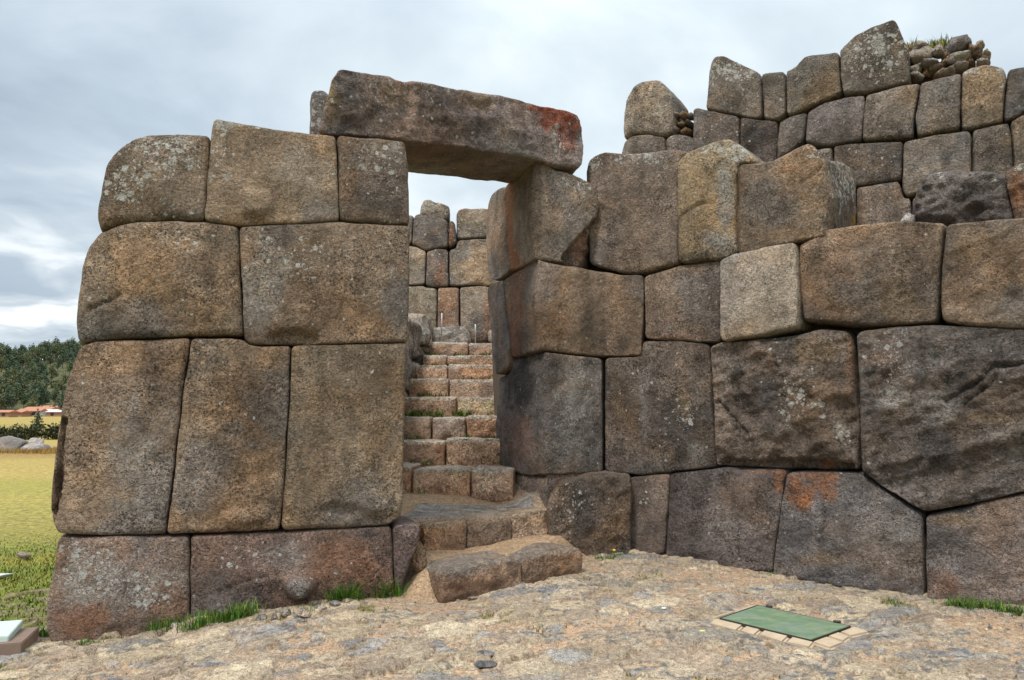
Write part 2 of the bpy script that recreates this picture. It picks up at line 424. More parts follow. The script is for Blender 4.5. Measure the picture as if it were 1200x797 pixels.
    tl = np.roll(LB, -1, 0) - np.roll(LB, 1, 0); nl = np.stack([tl[:, 1], -tl[:, 0]], 1); nl /= np.linalg.norm(nl, axis=1)[:, None] + 1e-9
    for k_ in range(1, ns + 1):
        hk = hb + (-depth - hb) * (k_ / ns)
        Pk0 = surf.at(LB[:, 0], LB[:, 1], hk)
        dn = (0.010 * fbm(Pk0 * 6 + seed, 3) - 0.006) * amp * min(1, k_)
        if rough: dn = dn + rough * 0.02 * fbm(Pk0 * 5 + seed, 3)
        LBk = LB + nl * (dn + grow * min(1.0, depth * k_ / ns / 0.12))[:, None]
        if ext is None: Pk = surf.at(LBk[:, 0], LBk[:, 1], hk)
        else: Pk = surf.at(LBk[:, 0], LBk[:, 1], hb); Pk[:, :2] += np.array(ext)[None] * (hb - hk)[:, None]
        verts.append(Pk); ck = rock_colour(Pk, base, seed, contrast); ck[:, 3] = lich
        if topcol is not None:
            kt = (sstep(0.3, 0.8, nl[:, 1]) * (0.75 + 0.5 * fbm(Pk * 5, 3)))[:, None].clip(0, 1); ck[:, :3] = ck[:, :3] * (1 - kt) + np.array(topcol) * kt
        cl_.append(ck)
        cur = list(range(nbv, nbv + m_)); nbv += m_
        for i in range(m_): faces.append((prev[i], cur[i], cur[(i + 1) % m_], prev[(i + 1) % m_]))
        prev = cur
    faces.append(tuple(prev[::-1]))
    o = mesh_obj(name, np.vstack(verts), faces, mat or M_STONE, parent, np.vstack(cl_))
    # outward normals: the front must look along +n
    if label: o['label'] = label
    return o

# ------------------------------------------------------------------ terrain
CP = np.array([(-3.45, 5.65, 0.0), (-1.0, 6.4, 0.165), (-0.6, 6.3, 0.13), (0.66, 7.1, 0.195), (0.3, 8.0, 0.26), (1.25, 8.55, 0.215), (3.55, 6.65, 0.125), (4.05, 6.1, 0.15),
               (0, 0, 0), (-3, 2, 0), (3, 2, 0), (0, 4.4, 0.02), (3, 4.6, 0.03), (-3.2, 4.4, -0.01), (-6, 7, -0.02), (-6, 12, 0), (7, 3, 0.1), (-4.5, 9, 0.0), (-9, 3, 0)])
def g_near(x, y):
    x = np.asarray(x, float); y = np.asarray(y, float)
    d2 = (x[..., None] - CP[:, 0]) ** 2 + (y[..., None] - CP[:, 1]) ** 2
    w = 1 / (d2 + 0.12) ** 1.6
    return (w * CP[:, 2]).sum(-1) / w.sum(-1)
def hill(x, y):
    u = np.where(y > 1, x / np.maximum(y, 1), -5.0)
    lat = 1 - sstep(-0.72, -0.12, u)
    return 51 * sstep(285, 640, y) * (0.30 + 0.70 * lat) * sstep(-0.05, -0.3, u) * (1 + 0.10 * np.sin(u * 23 + 1) + 0.05 * np.sin(u * 61))
def terrain(x, y):
    x = np.asarray(x, float); y = np.asarray(y, float); r = np.hypot(x, y)
    z = g_near(x, y) * (1 - sstep(9, 16, r))
    z = z + 0.0135 * np.clip(y - 120, 0, 190) * sstep(0.0, -0.2, np.where(y > 1, x / np.maximum(y, 1), -5))
    return z + hill(x, y) + 0.05 * np.sin(x * 0.35 + 1) * np.sin(y * 0.31) * sstep(9, 20, r)
def ground_pt(px, py):
    d = ray(px, py); lo, hi = 0.5, 400.0
    f = lambda t: EYE[2] + d[2] * t - float(terrain(EYE[0] + d[0] * t, EYE[1] + d[1] * t))
    for t in np.arange(2, 400, 0.25):
        if f(t) < 0: hi = t; lo = t - 0.25; break
    for _ in range(40):
        m_ = (lo + hi) / 2
        if f(m_) > 0: lo = m_
        else: hi = m_
    return EYE + d * hi

# far ground: one sheet to the horizon
rr = np.concatenate([[0.02], 1.2 * 1.055 ** np.arange(0, 152)]); rr = rr[rr < 4200]; NA = 420
aa = np.arange(NA) / NA * 2 * math.pi
RX, AX = np.meshgrid(rr, aa, indexing='ij'); X = (RX * np.sin(AX)).ravel(); Y = (RX * np.cos(AX)).ravel()
Z = terrain(X, Y) - 0.035 * (1 - sstep(10, 14, np.hypot(X, Y)))
fc = []
for i in range(len(rr) - 1):
    for j in range(NA):
        a0 = i * NA + j; a1 = i * NA + (j + 1) % NA; fc.append((a0, a0 + NA, a1 + NA, a1))
P = np.stack([X, Y, Z], 1); dist = np.hypot(X, Y)
c = np.tile(np.array([0.16, 0.185, 0.034]), (len(P), 1))
def blend(c, k, t): return c * (1 - k[:, None]) + np.array(t) * k[:, None]
c = blend(c, sstep(-0.2, 0.4, fbm(P * 0.35, 4)) * 0.7, (0.215, 0.190, 0.045))
c = blend(c, sstep(9, 20, dist), (0.365, 0.268, 0.078))
c = blend(c, sstep(0.1, 0.5, fbm(P * 0.12 + 9, 4)) * 0.5 * sstep(8, 20, dist), (0.22, 0.24, 0.04))
c = blend(c, sstep(34, 40, dist) * (1 - sstep(50, 55, dist)), (0.30, 0.185, 0.065))
c = blend(c, sstep(60, 75, dist), (0.345, 0.255, 0.072))
c = blend(c, sstep(150, 190, dist) * (1 - sstep(235, 250, dist)) * sstep(-0.2, 0.2, fbm(P * 0.03, 3)) * 0.8, (0.13, 0.16, 0.04))
hk = sstep(270, 330, Y) * (X < 0)
c = blend(c, hk, (0.085, 0.085, 0.034))
c = blend(c, hk * sstep(0.15, 0.45, fbm(P * np.array([0.03, 0.02, 0.02]) + 4, 4)) * 0.8, (0.24, 0.19, 0.075))
M_MEADOW = ground_mat('meadow_turf', 0.25, 0.9)
o = mesh_obj('ground', P, fc, M_MEADOW, None, c); o['kind'] = 'structure'

# cobbled path in front of the walls
def cells(P2, size, seed, stretch=(1.0, 1.0), ang=0.0):
    """jittered cells: distance to the border, two random ids, offset from the cell's centre"""
    ca, sa = math.cos(ang), math.sin(ang); P2 = np.stack([P2[:, 0] * ca + P2[:, 1] * sa, -P2[:, 0] * sa + P2[:, 1] * ca], 1)
    q = P2 / (size * np.array(stretch)); i = np.floor(q).astype(np.int64); n = len(q)
    best = np.full(n, 1e9); sec = np.full(n, 1e9); idr = np.zeros(n); id2 = np.zeros(n); ox = np.zeros(n); oy = np.zeros(n)
    for dx in (-1, 0, 1):
        for dy in (-1, 0, 1):
            cx = i[:, 0] + dx; cy = i[:, 1] + dy; s_ = np.full(n, seed)
            ux = cx + _h(cx, cy, s_) * 0.46 + 0.5 - q[:, 0]; uy = cy + _h(cx, cy, s_ + 1) * 0.46 + 0.5 - q[:, 1]
            d = np.hypot(ux, uy) + 0.22 * _h(cx, cy, s_ + 4); nb_ = d < best
            sec = np.where(nb_, best, np.minimum(sec, d)); idr = np.where(nb_, _h(cx, cy, s_ + 2), idr); id2 = np.where(nb_, _h(cx, cy, s_ + 3), id2)
            ox = np.where(nb_, -ux, ox); oy = np.where(nb_, -uy, oy); best = np.where(nb_, d, best)
    return sec - best, idr, id2, ox, oy
step_ = 0.0150
gx = np.arange(-4.6, 6.2, step_); ys = [2.6]
while ys[-1] < 9.2: ys.append(ys[-1] + (0.0150 if ys[-1] > 4.2 else 0.04))
gy = np.array(ys); GX, GY = np.meshgrid(gx, gy); X = GX.ravel(); Y = GY.ravel(); B0 = np.stack([X, Y, 0 * X], 1)
wp = np.stack([X + 0.06 * fbm(B0 * 6, 4, 0.6), Y + 0.06 * fbm(B0 * 6 + 9, 4, 0.6)], 1)
e1, i1, j1, ox1, oy1 = cells(wp, 0.26, 3, (1.25, 0.80), 0.35); e2, i2, j2, ox2, oy2 = cells(wp + 5, 0.125, 11, (1.25, 0.80), 0.2); e3, i3, j3, ox3, oy3 = cells(wp + 9, 0.05, 23, (1.2, 0.9))
patch = fbm(B0 * 0.9 + 2, 3)
sand = sstep(0.22, 0.55, patch + 0.30 * fbm(B0 * 3.5, 4)) * 0.9
ds = np.hypot((X + 0.9) / 0.6, (Y - 6.25) / 0.45); sand = np.maximum(sand, 1 - sstep(0.5, 1.1, ds))
ds = np.hypot((X - 0.9) / 0.45, (Y - 7.5) / 0.5); sand = np.maximum(sand, (1 - sstep(0.5, 1.2, ds)) * 0.9)
keep1 = (i1 > -0.30 + 1.6 * (sand - 0.35).clip(0)); keep2 = (i2 > -0.45 + 1.5 * sand); keep3 = (i3 > 0.15)
s1 = sstep(0.035, 0.095, e1) * keep1
s2 = sstep(0.06, 0.15, e2) * keep2 * (1 - (s1 > 0.02)); s3 = sstep(0.10, 0.30, e3) * keep3 * (1 - (s1 > 0.02)) * (1 - (s2 > 0.02)) * 0.8
stone = np.maximum(np.maximum(s1, s2), s3)
which = np.where(s1 >= np.maximum(s2, s3), 1, np.where(s2 >= s3, 2, 3))
pick = lambda a, b_, c_: np.where(which == 1, a, np.where(which == 2, b_, c_))
idm = pick(i1, i2, i3); jm = pick(j1, j2, j3); kid = _h((idm * 9999).astype(np.int64), (jm * 9999).astype(np.int64), np.full(len(X), 5)); kid2 = _h((idm * 7777).astype(np.int64), (jm * 8888).astype(np.int64), np.full(len(X), 6))
tex = fbm(np.stack([X * 10, Y * 15, kid * 9], 1), 4, 0.6); rg = ridged(np.stack([X * 6, Y * 12, kid * 7], 1), 3)
lift = pick(0.020 + 0.012 * j1, 0.013 + 0.008 * j2, 0.006 + 0 * j3); tl = pick(1, 0.5, 0.2) * (kid * pick(ox1, ox2, ox3) + kid2 * pick(oy1, oy2, oy3)) * 0.030
hgt = stone * (lift + tl + pick(0.016, 0.008, 0.002) * (rg - 0.3)) + 0.012 * fbm(B0 * 2.2, 3) + 0.005 * tex + 0.004 * fbm(B0 * 29, 2)
Zp = terrain(X, Y) + hgt
edge = sstep(-3.38, -3.72, X + 0.25 * fbm(B0 * 1.6 + 3, 3) + 0.12 * (Y - 5.6)); Zp -= edge * (0.062 - 0.022 * stone); stone = stone * (1 - 0.6 * edge)
# the path is level round the inspection hatch
HQ = [ground_pt(x, y) for x, y in ((845, 726), (889, 711.5), (995, 735), (950, 752))]; HM = sum(HQ) / 4
_A = np.array([[q[0] - HM[0], q[1] - HM[1], 1] for q in HQ]); HP = np.linalg.lstsq(_A, np.array([terrain(q[0], q[1]) for q in HQ]), rcond=None)[0]
def hatch_plane(x, y): return HP[0] * (x - HM[0]) + HP[1] * (y - HM[1]) + HP[2]
_hp = np.array([[HM[0] + (q[0] - HM[0]) * 1.12, HM[1] + (q[1] - HM[1]) * 1.12] for q in HQ]); _P2 = np.stack([X, Y], 1)
_near = np.hypot(X - HM[0], Y - HM[1]) < 1.6; hk_ = np.zeros(len(X)); hk_[_near] = np.where(inside(_P2[_near], _hp), 1.0, 1 - sstep(0.05, 0.22, dist_poly(_P2[_near], _hp)))
Zp = Zp * (1 - hk_) + (hatch_plane(X, Y) - 0.012) * hk_
dirt = np.array([0.50, 0.34, 0.222]); c = np.tile(dirt, (len(X), 1)) * (1 + 0.22 * fbm(B0 * 1.3 + 7, 4))[:, None]
c = blend(c, sstep(0.0, 0.5, fbm(B0 * 3 + 1, 4)) * 0.5, (0.52, 0.41, 0.30))
pal = np.array([(0.335, 0.292, 0.240), (0.420, 0.335, 0.232), (0.385, 0.312, 0.228), (0.290, 0.268, 0.245), (0.440, 0.360, 0.258), (0.350, 0.275, 0.205)])
sc_ = pal[np.clip(((kid + 1) * 3).astype(int), 0, 5)] * (1.12 + 0.22 * kid2)[:, None] * (1 + 0.38 * tex)[:, None]
strk = sstep(0.10, 0.24, fbm(np.stack([X * 12, Y * 24, kid * 5], 1) + 3, 5, 0.6)) * (kid2 > -0.15) * (kid < 0.2); sc_ = blend(sc_, strk * 0.8, (0.135, 0.135, 0.142))
dust = sstep(0.0, 0.40, fbm(B0 * 5 + 40, 4)) * 0.32
ring = np.maximum((1 - sstep(0.0, 0.055, np.abs(e1 - 0.03))) * keep1, (1 - sstep(0.0, 0.08, np.abs(e2 - 0.05))) * keep2 * (s1 < 0.02)) * (1 - 0.7 * sand) * (0.55 + 0.6 * fbm(B0 * 4 + 60, 2)).clip(0, 1)
c = blend(c, np.clip(ring * 1.15, 0, 1), (0.150, 0.100, 0.060))
k_ = np.clip(stone * 1.3, 0, 1) * (1 - dust); c = c * (1 - k_[:, None]) + sc_ * k_[:, None]
jo = (1 - np.clip(s1 + s2, 0, 1)) * sstep(0.10, 0.30, fbm(B0 * 1.5 + 21, 4)) * sstep(-0.1, 0.2, fbm(B0 * 9 + 2, 3)); c = blend(c, jo * 0.75, (0.17, 0.155, 0.045))
gr = edge * (1 - stone * 0.9); c = blend(c, gr * 0.9, (0.13, 0.135, 0.03))
nx, ny = len(gx), len(gy); ii = (np.arange(ny - 1)[:, None] * nx + np.arange(nx - 1)[None]).ravel()
fc = np.stack([ii, ii + 1, ii + nx + 1, ii + nx], 1)
o = mesh_obj('path', np.stack([X, Y, Zp], 1), fc, M_GROUND, None, c); o['kind'] = 'structure'
def path_z(x, y):
    i = int(np.clip(round((x - gx[0]) / step_), 0, nx - 1)); j = int(np.clip(np.searchsorted(gy, y), 0, ny - 1)); return Zp[j * nx + i]

# ------------------------------------------------------------------ left gate pier
SP = Surf([plan(60, 5.66), plan(478, 6.42)], batter=0.035)
pier = thing('gate_pier', 'tall free-standing pier of four courses of fitted stone left of the doorway', 'wall', (-2.2, 6.2, 0))
def pb(poly, **k): return block('stone_block', SP, poly, pier, depth=k.pop('depth', 1.05), **k)
pb([(116, 271), (113, 255), (114, 240), (117, 218), (123, 193), (132, 178), (144, 167), (158, 159), (173, 156), (207, 155), (227, 156), (246, 157), (243, 210), (239, 258), (186, 258), (157, 259), (138, 263)],
   base=(0.19, 0.150, 0.112), R=0.13, bulge=0.05, label='top left rounded block speckled with white lichen',
   feats=[('lichen', 190, 170, 60, 18, 1.0), ('lichen', 150, 215, 40, 30, .75), ('lichen', 200, 190, 40, 22, .8), ('dark', 215, 252, 40, 9, .35)], lich=0.15)
pb([(239, 258), (243, 205), (247, 157), (249, 145), (252, 138), (262, 140), (322, 150), (364, 155), (394, 158), (396, 200), (398, 258), (340, 262), (280, 264)],
   base=(0.205, 0.158, 0.112), R=0.06, bulge=0.04, feats=[('boss', 299, 240, 24, 20, 0.035), ('dent', 299, 257, 14, 8, 0.03), ('lichen', 256, 160, 14, 40, .8), ('lichen', 300, 148, 60, 8, .6), ('white', 268, 147, 7, 5, .7), ('white', 247, 208, 4, 4, .7), ('white', 265, 207, 5, 8, .6), ('grey', 350, 205, 40, 40, .25)])
pb([(396, 158), (420, 160), (440, 161), (475, 165), (478, 190), (480, 226), (481, 263), (440, 262), (399, 258), (397, 210)],
   base=(0.19, 0.145, 0.108), R=0.055, bulge=0.03, feats=[('white', 463, 172, 8, 9, .7), ('white', 468, 188, 6, 6, .7), ('white', 424, 195, 7, 4, .7), ('white', 438, 172, 4, 7, .6), ('lichen', 450, 190, 40, 40, .5), ('white', 461, 215, 4, 6, .5)])
pb([(96, 402), (90, 398), (88, 378), (90, 349), (94, 313), (103, 286), (116, 271), (138, 263), (157, 259), (186, 258), (238, 258), (279, 265), (282, 331), (285, 376), (286, 394), (221, 393), (130, 398)],
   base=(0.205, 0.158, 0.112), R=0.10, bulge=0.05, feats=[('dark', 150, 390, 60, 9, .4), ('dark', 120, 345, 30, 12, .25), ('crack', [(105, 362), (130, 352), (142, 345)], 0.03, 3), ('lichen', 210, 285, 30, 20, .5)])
pb([(280, 265), (340, 262), (398, 259), (440, 262), (481, 264), (480, 330), (479, 401), (400, 403), (292, 404), (286, 396), (284, 340)],
   base=(0.215, 0.165, 0.120), R=0.055, bulge=0.04, feats=[('dent', 345, 397, 34, 11, 0.05), ('boss', 345, 380, 40, 10, 0.012), ('lichen', 350, 300, 70, 40, .55), ('white', 459, 320, 4, 9, .55), ('white', 452, 360, 5, 5, .5), ('white', 303, 282, 4, 9, .4), ('grey', 310, 340, 35, 60, .45)])
pb([(66, 626), (60, 614), (58, 598), (59, 575), (63, 532), (71, 483), (79, 442), (93, 406), (110, 399), (130, 399), (221, 396), (222, 400), (214, 456), (201, 558), (194, 627), (130, 628)],
   base=(0.225, 0.172, 0.125), R=0.08, bulge=0.05, label='left leaning block with a long gouge broken out of its outer edge',
   feats=[('cut', [(70, 490), (79, 488), (80, 510), (76, 545), (72, 585), (64, 612), (59, 600), (62, 560)], 0.10, 4), ('dark', 68, 570, 9, 40, .55), ('tan', 75, 500, 4, 10, .3), ('grey', 165, 540, 50, 70, .5), ('dark', 180, 420, 14, 50, .25)])
pb([(224, 396), (284, 397), (292, 404), (341, 405), (338, 477), (332, 584), (327, 621), (257, 625), (195, 627), (203, 557), (215, 460)],
   base=(0.225, 0.170, 0.118), R=0.06, bulge=0.045, feats=[('boss', 285, 606, 32, 12, 0.035), ('dark', 300, 480, 30, 70, .28), ('white', 288, 604, 10, 5, .25)])
pb([(342, 405), (400, 403), (477, 401), (475, 477), (473, 584), (471, 605), (456, 615), (402, 619), (332, 622), (329, 615), (334, 560), (339, 477)],
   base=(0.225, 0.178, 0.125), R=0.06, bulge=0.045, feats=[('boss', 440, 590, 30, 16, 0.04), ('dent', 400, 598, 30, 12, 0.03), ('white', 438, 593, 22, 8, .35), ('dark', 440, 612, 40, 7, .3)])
pb([(67, 630), (130, 629), (221, 629), (222, 655), (222, 740), (130, 760), (58, 756), (52, 736), (54, 706), (61, 670)],
   base=(0.225, 0.170, 0.135), R=0.07, bulge=0.05, label='bottom left block crusted with pale lichen and stained orange low down', feats=[('grey', 120, 685, 60, 40, .5), ('white', 185, 690, 40, 30, .3), ('white', 90, 690, 24, 24, .35), ('lichen', 110, 670, 45, 40, .85), ('lichen', 180, 690, 50, 40, .7), ('orange', 95, 725, 40, 22, .5), ('orange', 200, 705, 25, 30, .35), ('white', 85, 665, 6, 6, .4)], rough=0.12)
pb([(223, 629), (330, 624), (400, 620), (459, 617), (461, 650), (462, 705), (400, 715), (300, 735), (223, 745)],
   base=(0.165, 0.120, 0.098), R=0.055, bulge=0.03, label='low block with two rounded knobs carved on its face', feats=[('boss', 349, 685, 20, 18, 0.17), ('grey', 349, 685, 17, 14, .6), ('boss', 261, 712, 22, 18, 0.12), ('grey', 261, 712, 17, 10, .5), ('grey', 335, 650, 25, 22, .45), ('orange', 410, 660, 50, 30, .3), ('crack', [(250, 695), (285, 680), (325, 672)], 0.02, 2), ('lichen', 300, 655, 60, 25, .5), ('dark', 310, 690, 40, 18, .35)])
pb([(461, 617), (480, 614), (494, 618), (493, 628), (488, 645), (478, 668), (472, 690), (463, 694)], base=(0.15, 0.115, 0.105), R=0.03, bulge=0.02, depth=0.5, hoff=-0.01)
SPB = Surf([plan(355, 6.75), plan(395, 6.82)])
block('stone_block', SPB, [(364, 168), (364, 110), (367, 105), (379, 105), (384, 109), (392, 125), (392, 168)], pier, depth=0.45, R=0.04, base=GREY, label='small upright stub of stone standing behind the lintel end', feats=[('lichen', 372, 130, 20, 40, .6)])

def core(surf, pts, h, parent, name='earth_light_stop', th=0.12):  # earth sheet added within the walls, stops light through joints and gaps
    sz = np.array([surf.hit(x, y) for x, y in pts]); sz = resample(sz if poly_area(sz) > 0 else sz[::-1], 0.15); n = len(sz)
    V = np.vstack([surf.at(sz[:, 0], sz[:, 1], np.full(n, h)), surf.at(sz[:, 0], sz[:, 1], np.full(n, h - th))])
    F = [tuple(range(n)), tuple(range(2 * n - 1, n - 1, -1))] + [(i, n + i, n + (i + 1) % n, (i + 1) % n) for i in range(n)]
    return mesh_obj(name, V, F, M_EARTH, parent, smooth=False)
M_EARTH = plain_mat('packed_earth', (0.10, 0.075, 0.055), 0.95, ns=8)
core(SP, [(140, 200), (180, 175), (235, 175), (265, 155), (380, 170), (465, 180), (468, 400), (460, 600), (450, 720), (75, 755), (75, 640), (85, 500), (110, 300)], -0.35, pier)
# ------------------------------------------------------------------ lintel
SL = Surf([plan(375, 6.42), plan(684, 8.25)])
lin = block('lintel', SL, [(375.6, 156), (373.5, 151), (380, 131), (387, 103), (390, 93), (396, 86), (398.5, 80), (406, 80), (433, 85), (456, 89), (466, 94), (474, 94), (485, 94), (510, 98), (534, 104), (543, 104),
                           (584, 111), (609, 116), (626, 121), (645, 125), (663, 129), (678, 135), (683, 150), (685, 177), (684, 193), (676, 198), (661, 194), (627, 187), (597, 181), (542, 173.5), (480, 165), (439, 160.5), (393, 157)],
            None, mat=M_ROUGH, base=(0.275, 0.225, 0.205), depth=0.95, ext=(-0.16, 0.98), grow=0.0, R=0.05, bulge=0.02, rpx=3, rough=0.45, side=0.05, res=0.022,
            feats=[('rust', 655, 140, 24, 17, .95), ('rust', 668, 160, 15, 24, .7), ('rust', 640, 126, 22, 8, .9), ('dark', 440, 135, 40, 25, .30), ('dent', 500, 130, 12, 40, .035), ('dent', 476, 118, 8, 40, .03), ('dark', 512, 135, 12, 38, .5), ('tan', 465, 110, 20, 18, .4), ('tan', 555, 118, 30, 14, .45),
                   ('lichen', 655, 165, 14, 26, .8), ('lichen', 470, 110, 60, 30, .45), ('white', 650, 160, 5, 14, .5), ('tan', 388, 120, 9, 34, .6), ('dark', 395, 152, 14, 5, .5), ('grey', 590, 165, 40, 18, .3), ('dark', 620, 160, 12, 24, .3)])
tag(lin, 'long grey lintel beam with a red broken right end bridging the doorway', 'lintel')

# ------------------------------------------------------------------ right wall
rw = thing('stone_wall', 'long zigzag terrace wall of huge fitted blocks right of the doorway', 'wall', (2.0, 8.0, 0))
Cx, Dx = np.array(plan(709, 8.35)), np.array(plan(1200, 6.05)); dv = (Dx - Cx) / np.linalg.norm(Dx - Cx)
SM = Surf([tuple(Cx - dv * 0.7), tuple(Dx + dv * 1.5)])
_c = SM.at([SM.hit(709, 490)[0]], [0], [0])[0][:2]
def jamb(bx, hC=0): return Surf([plan(566, 9.6), plan(bx, 8.0), tuple(_c), tuple(_c + dv * 2.5)], soft=0.015)
ST, SMI, SLO = jamb(626, 8.62), jamb(632), jamb(640)
def rb(surf, poly, **k): return block('stone_block', surf, poly, rw, **k)
rb(ST, [(592, 216), (601, 209), (612, 202), (618, 194), (623, 189), (630, 188.5), (643, 192), (650, 198), (672, 204), (685, 210), (697, 217), (704, 226), (704, 243), (702, 250), (695, 284), (691, 305), (685, 312), (660, 307), (627, 304), (610, 313), (597, 319), (594, 280)],
   depth=0.8, R=0.06, base=(0.215, 0.170, 0.128), ext=(0.3, 0.95), res=0.02, side=0.08, label='door jamb block with a broken lower corner and an orange streak', rpx=4,
   feats=[('cut', [(708, 240), (655, 303), (664, 312), (700, 318)], 0.14, 5), ('rust', 685, 290, 16, 26, .35), ('dark', 672, 302, 14, 14, .3), ('orange', 597, 245, 9, 50, 1.0), ('orange', 599, 285, 10, 45, 1.0), ('orange', 603, 305, 10, 14, .8), ('lichen', 675, 215, 28, 12, .7), ('white', 683, 226, 4, 10, .5), ('dark', 613, 225, 7, 30, .3)])
rb(ST, [(571, 250), (574, 235), (579, 224), (588, 219), (592, 218), (594, 263), (598, 318), (582, 329), (576, 328), (572, 318), (570, 285)], depth=0.5, R=0.05, base=(0.20, 0.165, 0.135), hoff=0.01)
rb(SMI, [(590, 327), (612, 313.5), (627, 304), (632, 304), (660, 310), (693, 315.6), (714, 319), (727, 322.5), (747, 321.5), (753, 323), (754, 341), (751, 413), (749.6, 417), (727, 418), (706, 418), (677, 415.6), (637, 411), (618, 415.6), (599.6, 420), (597.5, 408), (592, 352)],
   depth=0.8, R=0.045, base=(0.205, 0.155, 0.112), ext=(0.3, 0.95), res=0.02, rpx=4, feats=[('orange', 606, 350, 13, 50, .5), ('rust', 604, 400, 14, 30, .3), ('dark', 700, 365, 20, 60, .35), ('dark', 730, 405, 20, 14, .35)])
rb(SMI, [(572.5, 335), (590, 327), (592, 352), (598.5, 404), (597.5, 433), (585, 439), (582, 439), (579, 412), (575, 373), (573, 352)], depth=0.5, R=0.035, base=(0.18, 0.145, 0.12), hoff=0.015)
rb(SLO, [(584, 442), (597.5, 436.5), (600, 421), (637, 412), (677, 417), (706, 420), (707, 480), (707, 555), (650, 557), (610, 557), (590, 553), (582, 546), (580, 520), (582, 480)],
   depth=0.8, R=0.05, base=(0.165, 0.145, 0.130), ext=(0.3, 0.95), res=0.02, rpx=4, label='dark stained block at the foot of the door jamb', feats=[('dark', 612, 450, 28, 34, .85), ('dark', 645, 440, 12, 50, .4), ('grey', 678, 460, 30, 40, .6), ('grey', 672, 515, 32, 44, .55), ('rust', 612, 520, 22, 36, .25), ('tan', 670, 452, 30, 4, .3)])  # beyond the stain, corner shading put into colour: front lighter, reveal darker
# low course
rb(SM, [(708, 419), (728, 419), (750, 418), (752, 399), (795, 399), (827, 403), (831, 408), (834, 468), (839, 545), (838, 548), (795, 552), (750, 557), (708, 553)], base=(0.165, 0.138, 0.115), R=0.05, bulge=0.05,
   feats=[('dent', 752, 480, 8, 90, 0.02), ('dark', 795, 500, 24, 45, .55), ('dark', 770, 470, 14, 50, .3), ('grey', 757, 470, 7, 60, .45), ('tan', 803, 468, 12, 24, .45), ('dent', 800, 480, 16, 28, 0.025), ('lichen', 805, 480, 24, 26, .75), ('grey', 815, 530, 18, 22, .5), ('dark', 772, 430, 20, 20, .25)], rough=0.1)
rb(SM, [(832, 407), (846, 401), (887, 398), (936, 392), (960.6, 386), (992, 387), (998, 396), (1002, 450), (1006, 502), (1006, 551), (925, 550), (839, 546), (836, 468)], mat=M_ROUGH, base=(0.180, 0.146, 0.118), R=0.05, bulge=0.05, rough=0.9, hoff=0.02,
   label='rough broken-faced block with a dark hollow along its foot', feats=[('cut', [(848, 533), (880, 537), (940, 536), (1003, 541), (1005, 556), (840, 552)], 0.12, 4), ('dark', 880, 470, 40, 50, .5), ('lichen', 940, 470, 40, 40, .7), ('white', 985, 505, 8, 12, .6), ('lichen', 990, 510, 16, 16, .9), ('orange', 968, 544, 9, 6, .8), ('orange', 998, 430, 6, 50, .35), ('crack', [(842, 470), (860, 490), (880, 510)], 0.04, 2.5), ('tan', 960, 410, 30, 20, .35)])
rb(SM, [(1004, 392), (1012, 387), (1032, 385), (1093, 381), (1200, 385), (1275, 387), (1275, 562), (1200, 576), (1163, 585), (1120, 594), (1083, 600), (1058, 585), (1032, 569), (1010, 552), (1009, 502), (1006, 436)], mat=M_ROUGH, base=(0.150, 0.134, 0.122), R=0.06, bulge=0.07, rough=0.8, hoff=0.03,
   label='huge dark block with cracked and flaking face at the right edge', feats=[('grey', 1050, 465, 24, 18, .7), ('grey', 1100, 480, 30, 20, .4), ('dark', 1100, 530, 36, 26, .7), ('dark', 1150, 450, 40, 14, .4), ('crack', [(1110, 470), (1150, 445), (1165, 430), (1200, 427)], 0.06, 4), ('crack', [(1130, 475), (1160, 452), (1170, 440)], 0.05, 3), ('tan', 1170, 490, 50, 10, .35), ('lichen', 1050, 420, 40, 40, .5), ('grey', 1180, 520, 40, 30, .35), ('orange', 1035, 420, 25, 10, .2)])
# foot course
rb(SLO, [(574, 540), (640, 548), (700, 548), (700, 600), (640, 640), (574, 600)], base=(0.16, 0.13, 0.11), depth=0.5, hoff=-0.03, ext=(0.3, 0.95))
SF = Surf([plan(634, 7.62), plan(745, 8.05)])
rb(SF, [(641, 596), (647, 580), (660, 567), (682, 559), (707, 557), (741, 558), (741, 600), (741, 656), (648, 656), (644, 620)], base=(0.205, 0.165, 0.130), R=0.07, depth=0.62, ext=(0.12, 0.99), side=0.04, rough=0.35, feats=[('dark', 690, 590, 30, 30, .35), ('lichen', 665, 590, 24, 34, .6), ('tan', 725, 615, 16, 20, .35)])
rb(SM, [(736, 560), (760, 557), (784, 555), (782, 591), (778, 650), (736, 655)], base=(0.175, 0.142, 0.118), R=0.04, feats=[('lichen', 755, 590, 16, 30, .5), ('dark', 765, 620, 12, 16, .4)])
rb(SM, [(785, 555), (841, 549), (887, 550.5), (919, 552), (915, 591), (906, 651), (905, 672), (780, 660), (780, 638), (783, 600)], base=(0.160, 0.138, 0.128), R=0.05, rough=0.25, label='slate-grey foot block with an orange stained corner', feats=[('orange', 915, 562, 8, 20, .7), ('orange', 895, 553, 24, 4, .4), ('dark', 880, 590, 30, 20, .35), ('grey', 850, 620, 30, 30, .25)])
rb(SM, [(921, 554), (970, 553), (1008, 555), (1040, 579), (1080, 604), (1081, 634), (1081, 708), (1000, 692), (904, 678), (906, 656), (914, 600)], base=(0.135, 0.128, 0.125), R=0.05, rough=0.35, label='grey foot block with a big orange rust patch', feats=[('orange', 940, 578, 22, 24, 1.0), ('orange', 972, 572, 13, 16, .7), ('orange', 955, 558, 32, 6, .6), ('dark', 935, 625, 30, 16, .4), ('tan', 960, 655, 36, 10, .4), ('crack', [(966, 590), (966, 618), (960, 640)], 0.03, 2), ('grey', 1040, 620, 40, 30, .3)])
